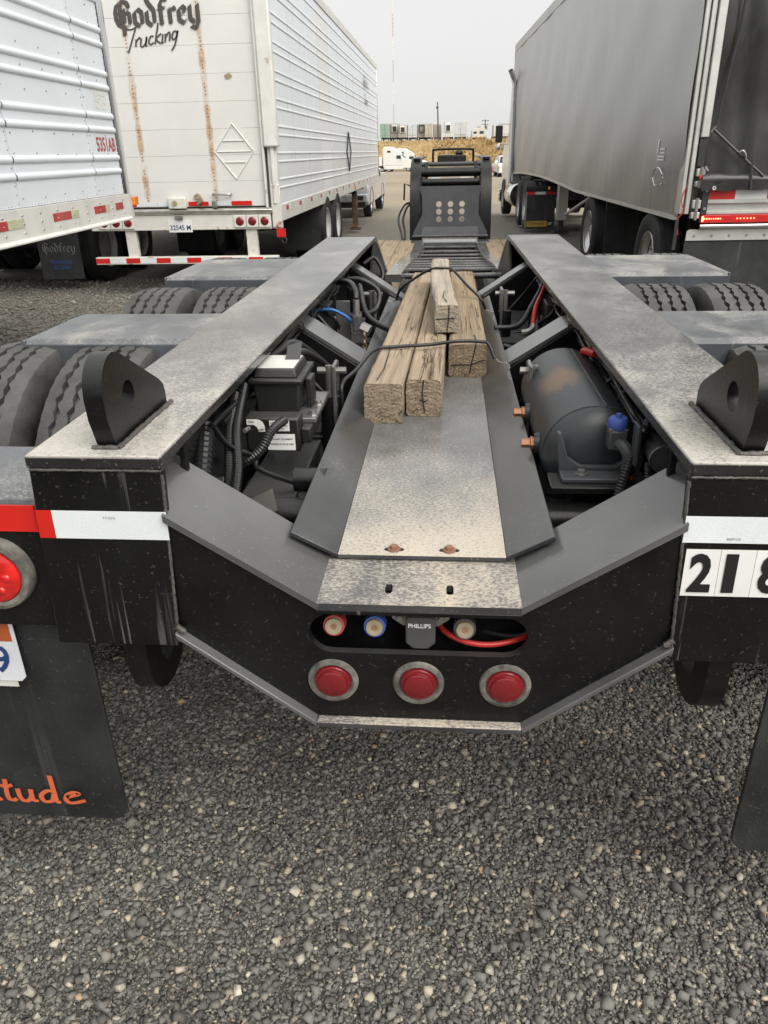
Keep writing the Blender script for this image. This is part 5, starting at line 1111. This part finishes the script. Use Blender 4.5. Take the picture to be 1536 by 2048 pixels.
part('grommet_ring', MB().lathe([(-.168, .010), (-.170, .016), (-.164, .018)], (-1.045, 0, 1.285), 'y', 12), 'decal_white', tarp)
part('tarp_strap', MB().tube([(-1.10, -.09, 1.78), (-.83, -.12, 1.56), (-.60, -.14, 1.38)], .013, 6), 'grille_dark', tarp); part('tarp_strap', MB().tube([(-.72, -.13, 1.52), (-.71, -.17, 1.26)], .010, 6), 'grille_dark', tarp); part('tarp_strap', MB().tube([(-1.09, -.08, 1.80), (-1.0, -.085, 2.6), (-.97, -.085, 3.6)], .012, 6), 'grille_dark', tarp)
part('strap_hook', MB().tube(spline([(-.86, -.135, 1.585), (-.83, -.15, 1.60), (-.80, -.145, 1.57), (-.79, -.14, 1.54)], 4), .009, 6), 'bolt_steel', tarp); part('strap_hook', MB().tube([(-1.12, -.08, 1.76), (-1.09, -.10, 1.81)], .010, 6), 'bolt_steel', tarp); part('strap_hook', MB().tube([(-1.13, -.09, 1.47), (-1.11, -.12, 1.43)], .010, 6), 'bolt_steel', tarp)
part('tail_channel', MB().prism([(-.06, 1.045), (-.06, 1.075), (-.02, 1.085), (-.02, 1.13), (-.07, 1.145), (-.07, 1.27), (.1, 1.27), (.1, 1.045)], -1.06, 1.25, 'x'), 'alloy_frame', TC, .003)
part('gate_bracket', B(-1.115, -1.055, -.085, .05, 1.045, 1.30), 'grille_dark', TC, .004)
for z in (1.10, 1.26): part('bracket_bolt', MB().lathe([(-.10, .0001), (-.10, .014), (-.086, .016)], (-1.085, 0, z), 'y', 8), 'bolt_steel', TC)
x = -1.05
for L, c in ((.245, 'tape_red'), (.30, 'tape_white'), (.245, 'tape_red'), (.30, 'tape_white')): part('reflective_tape', B(x, x+L, -.0735, -.0708, 1.18, 1.262), c, TC); x += L
lbar = part('light_bar', B(-1.10, 1.22, -.10, -.03, .968, 1.042), 'led_bar', TC, .006)
ld = MB()
for x in list(np.linspace(-1.07, -.92, 8))+list(np.linspace(-.76, -.60, 6)): ld.lathe([(-.104, .0001), (-.103, .006), (-.100, .007)], (x, 0, 1.008), 'y', 6)
tag(part('led', ld, 'led_red', lbar), None, None, kind='stuff'); part('end_led', B(-1.098, -1.08, -.104, -.1005, .985, 1.03), 'led_red', lbar)
part('bumper_tube', MB().lathe([(-1.10, .026), (1.22, .026)], (0, -.07, .938), 'x', 14), 'polished', TC); part('flap_hanger', MB().prism([(-1.20, .80), (1.25, .80), (1.25, .905), (-1.17, .905), (-1.195, .89)], -.02, -.008, 'y'), 'alloy_frame', TC, .003)
for k in range(7): part('hanger_bolt', MB().lathe([(-.028, .0001), (-.027, .012), (-.02, .014)], (-1.12+.17*k, 0, .845), 'y', 8), 'bolt_steel', TC)
part('mud_flap', B(-1.20, 1.22, .0, .012, .12, .80), 'flap_rubber', TC, .003)
part('wire_loop', MB().tube(spline([(-1.26, -.03, 1.3), (-1.30, -.05, 1.18), (-1.27, -.06, 1.08), (-1.31, -.05, 1.0), (-1.29, -.05, .86)], 6), .005, 6), 'hose_red', TC); part('rubber_tether', B(-1.33, -1.30, -.06, -.05, .72, 1.0), 'grille_dark', TC)
hoop = MB().tube(spline([(XL-.03, .56, 1.36), (XL-.05, .58, 1.42), (XL-.055, .68, 1.45), (XL-.055, .80, 1.43), (XL-.055, .84, 1.36), (XL-.05, .80, 1.30), (XL-.05, .70, 1.28), (XL-.04, .60, 1.29), (XL-.03, .57, 1.31)], 6), .008, 6); part('side_handle', hoop, 'chrome', TC)
for k, (z, L) in enumerate(((1.620, .17), (1.585, .15), (1.550, .24), (1.520, .24))): part('dealer_decal', B(XL-.034, XL-.031, .60, .60+L, z, z+.014), 'tape_white', sd_)
part('dealer_emblem', MB().prism([(.84, 1.59), (.865, 1.59), (.86, 1.64), (.87, 1.69), (.85, 1.72), (.83, 1.70), (.842, 1.66), (.835, 1.63)], XL-.034, XL-.031, 'x'), 'tape_white', sd_)
for yy in (1.0, 4.3):
    for s in (-1, 1): wheel(TC, s*1.17, yy, s, FT, AR, .5); wheel(TC, s*.84, yy, s, FT, AR, .5, rmflip=-1)
    part('axle', MB().lathe([(-1.0, .06), (1.0, .06)], (0, yy, .5), 'x', 12), 'chassis_black', TC)
fo = part('mud_flap', B(-1.21, -.22, 3.50, 3.512, .10, .98), 'flap_rubber', TC, .003); part('flap_shield', B(-1.22, -.22, 3.47, 3.499, .86, 1.03), 'grille_dark', fo, .003)
for s in (-1, 1): part('chassis_rail', B(*sorted((s*.35, s*.50)), .3, 13.5, .80, 1.09), 'alloy_frame', TC, .01)
part('bogie', B(-.6, .6, .2, 5.2, .62, .80), 'chassis_black', TC)
for s in (-1, 1):
    lg = part('landing_leg', B(*sorted((s*.80, s*1.0)), 8.9, 9.12, .30, 1.08), 'alloy_frame', TC, .01); part('leg_foot', B(*sorted((s*.74, s*1.06)), 8.85, 9.17, .03, .10), 'grille_dark', lg, .006); part('leg_ram', B(*sorted((s*.85, s*.95)), 8.96, 9.06, .10, .30), 'grille_dark', lg)
    part('leg_brace', MB().tube([(s*.85, 8.8, .42), (s*.4, 7.6, .95)], .03, 8), 'alloy_frame', lg)
part('leg_cross_brace', MB().tube([(-.9, 9.0, .36), (.9, 9.0, .36)], .03, 8), 'alloy_frame', TC)
part('side_box', B(-.62, -.56, 4.9, 8.2, .80, 1.0), 'alloy_frame', TC, .006)
for k in range(4): part('side_tape', B(-.624, -.621, 6.2+.16*k, 6.30+.16*k, .86, .93), 'tape_red_old', TC)
part('marker_light', B(XL-.01, XL+.02, 8.2, 8.3, .93, .98), 'amber', TC, .004)
for yy in (11.0, 13.2): part('hook_ring', MB().lathe([(-.012, .05), (.012, .05), (.012, .028), (-.012, .028)], (XL+.02, yy, 1.06), 'y', 14), 'grille_dark', TC)

TT = root('semi_tractor', (2.96, 17.6, 0), 'white semi tractor with chrome stack and gold signed mud flap coupled to the aluminium trailer', 'truck', radians(1.0), rx=radians(-1.2))
for y in (0, 1.32):
    for s in (-1, 1): wheel(TT, s*1.10, y, s, FT, AR, .5); wheel(TT, s*.78, y, s, FT, AR, .5, rmflip=-1)
    part('axle', MB().lathe([(-.8, .07), (.8, .07)], (0, y, .5), 'x', 12), 'chassis_black', TT)
for s in (-1, 1): wheel(TT, s*1.05, 6.6, s, FT, AR, .5)
part('chassis', B(-.45, .45, -.9, 7.4, .62, .88), 'chassis_black', TT, .01); part('fifth_wheel', B(-.6, .6, .2, 1.0, .89, .985), 'chassis_black', TT, .02)
for s in (-1, 1):
    fo = part('mud_flap', B(*sorted((s*.62, s*1.26)), -.72, -.708, .06, .84), 'flap_rubber', TT, .003)
    part('flap_hanger', B(*sorted((s*.60, s*1.27)), -.75, -.70, .84, .92), 'grille_dark', fo, .006); part('flap_edge', B(*sorted((s*1.235, s*1.27)), -.725, -.7205, .06, .80), 'bolt_steel', fo)
    for k, c in enumerate(('tape_red', 'tape_white', 'tape_red')): a_ = .62+.20*k+(.0 if k == 0 else .02); part('reflective_tape', B(*sorted((s*a_, s*(a_+(.24 if k == 1 else .20)))), -.7245, -.7215, .745, .80), c, fo)
    x0_ = min(s*.66, s*1.22); part('sign_strip', B(x0_, x0_+.44, -.7245, -.7215, .09, .21), 'gold', fo); text('sign_lettering', 'Thompson', .075, (x0_+.04, -.725, .115), *REAR, 'decal_black', fo, .0008, .01, width=.34)
    part('sign_tile', B(x0_+.45, x0_+.56, -.7245, -.7215, .10, .20), 'decal_black', fo); text('sign_lettering', 'CAT', .055, (x0_+.46, -.725, .122), *REAR, 'text_white', fo, .0008, .02, width=.09)
    part('quarter_fender', MB().lathe([(s*.62, .60), (s*1.26, .60)], (0, .66, .5), 'x', 12, radians(65), radians(115)), 'chassis_black', TT)
part('cab', MB().prism([(4.35, .75), (4.35, 3.35), (5.2, 3.45), (5.6, 3.3), (6.0, 2.2), (7.5, 1.95), (7.75, 1.6), (7.8, .6), (5.6, .6)], -1.13, 1.13, 'x'), 'truck_white', TT, .06, seg=3)
for s in (-1, 1):
    part('side_window', B(*sorted((s*1.131, s*1.138)), 5.0, 5.75, 2.1, 2.75), 'glass_dark', TT); part('fuel_tank', MB().lathe([(3.2, .0001), (3.2, .30), (3.25, .32), (4.9, .32), (4.95, .30), (4.95, .0001)], (s*.95, 0, .62), 'y', 20), 'chrome', TT)
    st = part('exhaust_stack', MB().tube([(s*1.17, 4.25, .9), (s*1.17, 4.25, 3.30), (s*1.20, 4.22, 3.42), (s*1.30, 4.15, 3.62)], .065, 14, caps=False), 'chrome', TT)
    mr = part('side_mirror', B(*sorted((s*1.30, s*1.50)), 5.95, 6.03, 1.98, 2.42), 'grille_dark', TT, .02); part('mirror_arm', MB().tube([(s*1.13, 5.9, 2.45), (s*1.42, 5.98, 2.46)], .014, 6), 'chrome', mr); part('mirror_arm', MB().tube([(s*1.13, 5.9, 1.92), (s*1.42, 5.98, 1.95)], .014, 6), 'chrome', mr)
    part('spot_mirror', MB().lathe([(5.93, .0001), (5.935, .05), (5.95, .085), (5.98, .09), (6.05, .05)], (s*1.38, 0, 1.86), 'y', 18), 'chrome', mr)
    for k in range(5): part('step_light', MB().lathe([(0, .0001), (.01, .03), (.03, .035), (.05, .03)], (s*1.22, 7.7, .45+.10*k), 'x', 10), 'chrome', TT)
part('front_bumper', B(-1.2, 1.2, 7.82, 8.0, .32, .72), 'chrome', TT, .04); part('grille', B(-.5, .5, 7.801, 7.83, .8, 1.55), 'grille_dark', TT)
# ------------------------------------------------------------------ vehicles and things farther off
def car(name, loc, rz, label, cat, paint, L, Wd, H, pickup=False, tr=.39):
    R_ = root(name, loc, label, cat, rz)      # front faces local -y
    hw = Wd/2
    if pickup: prof = [(0.0, .48), (.02, .95), (.12, 1.10), (1.25, 1.20), (1.40, 1.24), (2.05, H), (3.35, H), (3.65, 1.32), (L-.05, 1.30), (L, .6), (L, .5), (.1, .40)]
    else: prof = [(0, .35), (.02, .72), (.15, .86), (1.05, 1.0), (1.75, H-.04), (2.4, H), (3.5, H-.06), (L-.3, 1.05), (L, .9), (L, .40), (.1, .30)]
    low = [p for p in prof]
    part('body', MB().prism([(y, min(z, 1.24 if pickup else 1.02)) for y, z in prof], -hw, hw, 'x'), paint, R_, .09, seg=3)
    gh = [(1.30, 1.20), (2.05, H), (3.35, H), (3.62, 1.20)] if pickup else [(.98, .98), (1.75, H-.04), (2.4, H), (3.5, H-.06), (L-.35, 1.0)]
    z_b = gh[0][1]
    mb = MB(); k = len(gh); ins = [hw-.04 if z <= z_b+.03 else hw-.22 for y, z in gh]
    mb.v = [(-w_, y, z) for (y, z), w_ in zip(gh, ins)]+[(w_, y, z) for (y, z), w_ in zip(gh, ins)]
    mb.f = [tuple(range(k)), tuple(range(2*k-1, k-1, -1))]+[(i, (i+1) % k, k+(i+1) % k, k+i) for i in range(k)]
    cab = part('cabin', mb, paint, R_, .04, seg=2)
    y0, z0 = gh[0]; y1, z1 = gh[1]
    a = .12; b_ = .9
    ws = MB().add([(-(ins[0]-.08), y0+(y1-y0)*a-.02, z0+(z1-z0)*a+.015), ((ins[0]-.08), y0+(y1-y0)*a-.02, z0+(z1-z0)*a+.015), ((ins[1]-.05), y0+(y1-y0)*b_-.02, z0+(z1-z0)*b_+.015), (-(ins[1]-.05), y0+(y1-y0)*b_-.02, z0+(z1-z0)*b_+.015)], [(0, 1, 2, 3)]); part('windscreen', ws, 'glass_dark', cab)
    for s in (-1, 1):
        sg = MB().add([(s*(hw-.045), y0+.35, z_b+.06), (s*(hw-.045), gh[-1][0]-.30, z_b+.06), (s*(hw-.185), gh[-2][0]-.10, H-.12), (s*(hw-.185), y1+.12, H-.12)], [(0, 1, 2, 3)]); part('side_glass', sg, 'glass_dark', cab)
        mr = part('door_mirror', B(*sorted((s*(hw+.02), s*(hw+.24))), y0+.25, y0+.37, z_b+.0, z_b+.26), 'chrome' if pickup else paint, R_, .03)
        hl = part('headlamp', MB().hexa([(s*(hw-.48), -.015, .74*H/1.6-.02), (s*(hw-.02), .03, .74*H/1.6-.02), (s*(hw-.02), .10, .74*H/1.6-.02), (s*(hw-.48), .05, .74*H/1.6-.02), (s*(hw-.48), -.01, .90*H/1.6+(.05 if pickup else -.1)), (s*(hw-.02), .04, .90*H/1.6+(.05 if pickup else -.1)), (s*(hw-.02), .12, .90*H/1.6+(.05 if pickup else -.1)), (s*(hw-.48), .06, .90*H/1.6+(.05 if pickup else -.1))]), 'chrome', R_, .02)
        for y in (.95, L-1.1):
            o = link('wheel', FT, None, R_); o.scale = (.95, tr/.5, tr/.5); o.location = (s*(hw-.13), y, tr)
            q = link('rim', AR, None, o); q.scale = (s, 1, 1)
            part('wheel_arch', MB().lathe([(s*(hw-.24), tr+.07), (s*(hw+.012), tr+.07)], (0, y, tr), 'x', 20, 0, pi), 'grille_dark', R_)
    if pickup:
        part('grille', B(-.62, .62, -.03, .02, .80, 1.06), 'grille_dark', R_, .02)
        for z in (.86, .93, 1.0): part('grille_bar', B(-.62, .62, -.05, -.031, z-.022, z+.022), 'chrome', R_, .006)
        part('front_bumper', B(-hw+.02, hw-.02, -.14, .06, .50, .74), 'car_silver', R_, .04, seg=3); part('lower_valance', B(-hw+.1, hw-.1, -.08, .06, .33, .49), 'grille_dark', R_, .02)
        for s in (-1, 1): part('fog_lamp', B(*sorted((s*.62, s*.86)), -.15, -.141, .56, .68), 'grille_dark', R_)
        part('licence_plate', B(-.16, .16, -.155, -.1415, .56, .70), 'decal_white', R_)
    else:
        part('grille', B(-.5, .5, -.02, .02, .52, .66), 'grille_dark', R_, .01); part('lower_grille', B(-.6, .6, -.02, .02, .33, .44), 'grille_dark', R_, .01)
    return R_
car('pickup_truck', (-3.52, 24.7, gz(26)), radians(-1.0), 'silver pickup truck parked beyond the white trailer, front towards the camera', 'pickup', 'car_silver', 5.7, 2.02, 1.92, True, .42)
car('parked_car', (5.05, 68, gz(68)), radians(4), 'white car with roof bars parked in front of the embankment', 'car', 'truck_white', 4.7, 1.85, 1.62, False, .34)
car('parked_car', (3.55, 74, gz(74)), radians(-78), 'red car next to the white car near the embankment', 'car', 'car_red', 4.4, 1.8, 1.35, False, .33)
SV = [o for o in bpy.data.objects if o.get('label', '').startswith('white car with roof')][0]
for s in (-1, 1): part('roof_bar', MB().tube([(s*.62, 1.8, 1.64), (s*.62, 2.1, 1.72), (s*.62, 3.2, 1.70), (s*.62, 3.5, 1.60)], .025, 6), 'grille_dark', SV)

def sleeper_truck(loc, rz, label, hasbox, scale=1.0):
    R_ = root('semi_truck', loc, label, 'truck', rz); R_.scale = (scale,)*3      # front towards local +x
    hw = 1.2
    part('cab', MB().prism([(-1.9, .75), (-1.9, 3.72), (-1.5, 3.95), (-.4, 3.85), (.6, 3.3), (1.15, 2.85), (1.75, 2.05), (3.3, 1.75), (3.65, 1.4), (3.75, .55), (-1.0, .55)], -hw, hw, 'y'), 'truck_white', R_, .10, seg=3)
    for s in (-1, 1):
        part('side_window', B(.45, 1.25, *sorted((s*(hw+.001), s*(hw+.01))), 2.02, 2.55), 'glass_dark', R_); part('sleeper_window', B(-1.15, -.55, *sorted((s*(hw+.001), s*(hw+.01))), 3.0, 3.3), 'glass_dark', R_)
        part('side_mirror', B(1.28, 1.42, *sorted((s*(hw+.1), s*(hw+.32))), 1.95, 2.6), 'truck_white', R_, .03)
        part('door_seam', B(-1.8, 1.55, *sorted((s*(hw+.001), s*(hw+.006))), 1.02, 1.05), 'grille_dark', R_); part('side_skirt', B(-1.7, 1.6, *sorted((s*(hw-.02), s*(hw+.02))), .42, .95), 'truck_white', R_, .03)
        for x in (2.5, -3.3, -4.6):
            o = link('wheel', FT, None, R_); o.location = (x, s*(hw-.14), .5); o.rotation_euler = (0, 0, s*pi/2); q = link('rim', AR, None, o)
    part('windscreen', MB().add([(1.22, -1.05, 2.82), (1.22, 1.05, 2.82), (1.78, 1.08, 2.10), (1.78, -1.08, 2.10)], [(0, 1, 2, 3)]), 'glass_dark', R_); part('chassis', B(-5.4, 3.4, -.5, .5, .55, .95), 'chassis_black', R_)
    part('front_bumper', B(3.7, 3.85, -1.15, 1.15, .3, .75), 'truck_white', R_, .04)
    if hasbox: part('cargo_deck', B(-6.5, -2.05, -1.22, 1.22, .95, 2.35), 'truck_white', R_, .03)
    return R_
sleeper_truck((-8.05, 122, gz(122)), radians(-6), 'white sleeper cab truck parked side on before the embankment', True, .86)
sleeper_truck((-6.6, 131, gz(131)), radians(-6), 'second white truck mostly hidden behind the sleeper cab truck', False, .86)
# trailers standing on top of the embankment
def far_trailer(x, y, z, w_, h, mat, label, reefer=None, L=9, rz=0.0):
    R_ = root('parked_trailer', (x, y, z), label, 'trailer', rz, 'trailers on the embankment')
    part('body', B(-w_/2, w_/2, 0, L, .55, .55+h), mat, R_, .04); part('chassis', B(-w_/2+.2, w_/2-.2, .1, L, .30, .545), 'chassis_black', R_)
    for s in (-1, 1):
        part('leg', B(*sorted((s*(w_/2-.35), s*(w_/2-.2))), .8, 1.0, -.3, .30), 'chassis_black', R_)
        o = link('wheel', FT, None, R_); o.location = (s*(w_/2-.2), L-1.5, .2)
        part('corner_post', B(*sorted((s*(w_/2-.09), s*(w_/2+.015))), -.02, .05, .5, .56+h), 'rail_white' if s > 0 else mat, R_)
    if reefer:
        part('cooling_unit', B(-.62, .62, -.32, -.001, .55+h*.38, .55+h*.92), reefer, R_, .05); part('unit_grille', B(-.45, .45, -.335, -.3205, .55+h*.42, .55+h*.80), 'grille_dark' if reefer != 'grille_dark' else 'bolt_steel', R_)
    else:
        part('door_seam', B(-.02, .02, -.008, -.001, .6, .5+h), 'grille_dark', R_); part('lock_bar', B(-w_/2+.2, w_/2-.2, -.02, -.001, 1.0, 1.06), 'bolt_steel', R_)
FTR = [(771, 16.5, 2.55, 'far_0', None, 'green trailer at the left end of the row on the embankment'), (789.5, 15, 2.62, 'far_1', 'rail_white', 'grey trailer with white cooling unit right of the green trailer'), (806.5, 15, 2.35, 'far_2', 'white_post', 'low grey trailer with pale cooling unit, third from the left on the embankment'),
       (825, 16, 2.5, 'far_3', None, 'pale blue trailer, fourth from the left on the embankment'), (843, 15, 2.55, 'far_4', 'grille_dark', 'trailer with black cooling unit in the middle of the row on the embankment'), (858, 14, 2.5, 'far_5', None, 'beige trailer left of the tall wooden pole on the embankment'),
       (874, 14, 2.4, 'far_6', None, 'drab trailer standing behind the tall wooden pole'), (896, 20, 2.75, 'far_7', 'white_panel', 'white trailer right of the tall wooden pole on the embankment'), (921, 22, 2.85, 'far_8', None, 'large white trailer at the right end of the close row on the embankment')]
CAMP = Vector((.044, -1.16, 1.65))
for px, wpx, h, mat, rf, lb_ in FTR:
    d = Fv+X2*((px-768)/1513)-U2*((281-1024)/1513); t = (190+1.16)/d.y; p = CAMP+d*t
    far_trailer(p.x, 190+random.uniform(-2, 2), 3.98-.010*p.x, wpx*190*1.0/1513, h*1.10, mat, lb_, rf)
def camper():
    d = Fv+X2*((957-768)/1513)-U2*((277-1024)/1513); p = CAMP+d*((185+1.16)/d.y)
    R_ = root('camper', (p.x, 185, 3.85), 'cream camper trailer with dark windows standing alone on the embankment', 'camper')
    part('body', MB().prism([(-1.55, .4), (1.5, .4), (1.5, 2.0), (.9, 2.3), (-.7, 2.3), (-1.55, 1.9)], 0, 5, 'y'), 'far_9', R_, .08); part('window', B(.2, 1.1, -.02, -.001, 1.1, 1.65), 'glass_dark', R_); part('window', B(-1.1, -.4, -.02, -.001, 1.15, 1.55), 'glass_dark', R_)
    part('roof_unit', B(-.3, .45, 1, 2, 2.3, 2.6), 'far_6', R_, .05); part('chassis', B(-1.2, 1.2, .2, 4.8, .1, .395), 'chassis_black', R_)
    for s in (-1, 1): o = link('wheel', FT, None, R_); o.location = (s*1.3, 2.5, .3)
camper()
d = Fv+X2*((996-768)/1513)-U2*((277-1024)/1513); p = CAMP+d*((190+1.16)/d.y); far_trailer(p.x+1.0, 190, 3.9, 4.0, 2.4, 'far_10', 'white trailer at the far right of the embankment beside the tractor mirror')
# poles and mast
def pole(px, ytop_z, ybase_z, y, r, label, arms=0, lean=0.0):
    dd_ = Fv+X2*((px-768)/1513)-U2*((280-1024)/1513); p = CAMP+dd_*((y+1.16)/dd_.y)
    R_ = root('utility_pole', (p.x, y, ybase_z), label, 'pole'); H_ = ytop_z-ybase_z
    part('shaft', MB().tube([(0, 0, 0), (lean*.5, 0, H_*.5), (lean, 0, H_)], lambda t: r*(1-.35*t), 10), 'pole_wood', R_)
    for k in range(arms): part('cross_arm', B(-.9+lean, .9+lean, -.06, .06, H_-.35-.8*k, H_-.22-.8*k), 'pole_wood', R_)
    if arms:
        for s in (-.7, 0, .7): part('insulator', MB().lathe([(0, .05), (.08, .08), (.16, .05), (.2, .001)], (s+lean, 0, H_-.22), 'z', 8), 'grille_dark', R_)
    else: part('pole_top_bracket', B(-.25+lean, .2+lean, -.1, .1, H_-1.0, H_-.75), 'grille_dark', R_)
pole(877, 9.6, 3.3, 152, .16, 'tall bare wooden pole standing before the trailers on the embankment', 0, -.25)
pole(928, 8.7, 4.5, 235, .16, 'distant power pole with crossarm between the white trailer and the camper', 1)
pole(969.5, 8.7, 4.2, 215, .18, 'power pole with transformer just right of the camper', 2)
PW = [o for o in bpy.data.objects if o.get('label', '').startswith('power pole with transformer')][0]; part('transformer', MB().lathe([(2.2, .001), (2.2, .25), (3.1, .25), (3.15, .001)], (.32, 0, 0), 'z', 10), 'bolt_steel', PW)
def mast():
    dd_ = Fv+X2*((788-768)/1513)-U2*((280-1024)/1513); p = CAMP+dd_*((400+1.16)/dd_.y)
    R_ = root('radio_mast', (p.x, 400, 4.0), 'thin red and white radio mast rising into the sky', 'mast')
    for k in range(12):
        m_ = MB()
        for a in (0, 2*pi/3, 4*pi/3): m_.tube([(.22*cos(a), .22*sin(a), 9*k), (.22*cos(a), .22*sin(a), 9*k+9)], .06, 5)
        for j in range(6):
            for q in range(3):
                a, b_ = 2*pi*q/3, 2*pi*(q+1)/3; m_.tube([(.22*cos(a), .22*sin(a), 9*k+1.5*j), (.22*cos(b_), .22*sin(b_), 9*k+1.5*j+1.5)], .03, 4)
        part('mast_section', m_, 'mast_paint' if k % 2 else 'truck_white', R_)
mast()
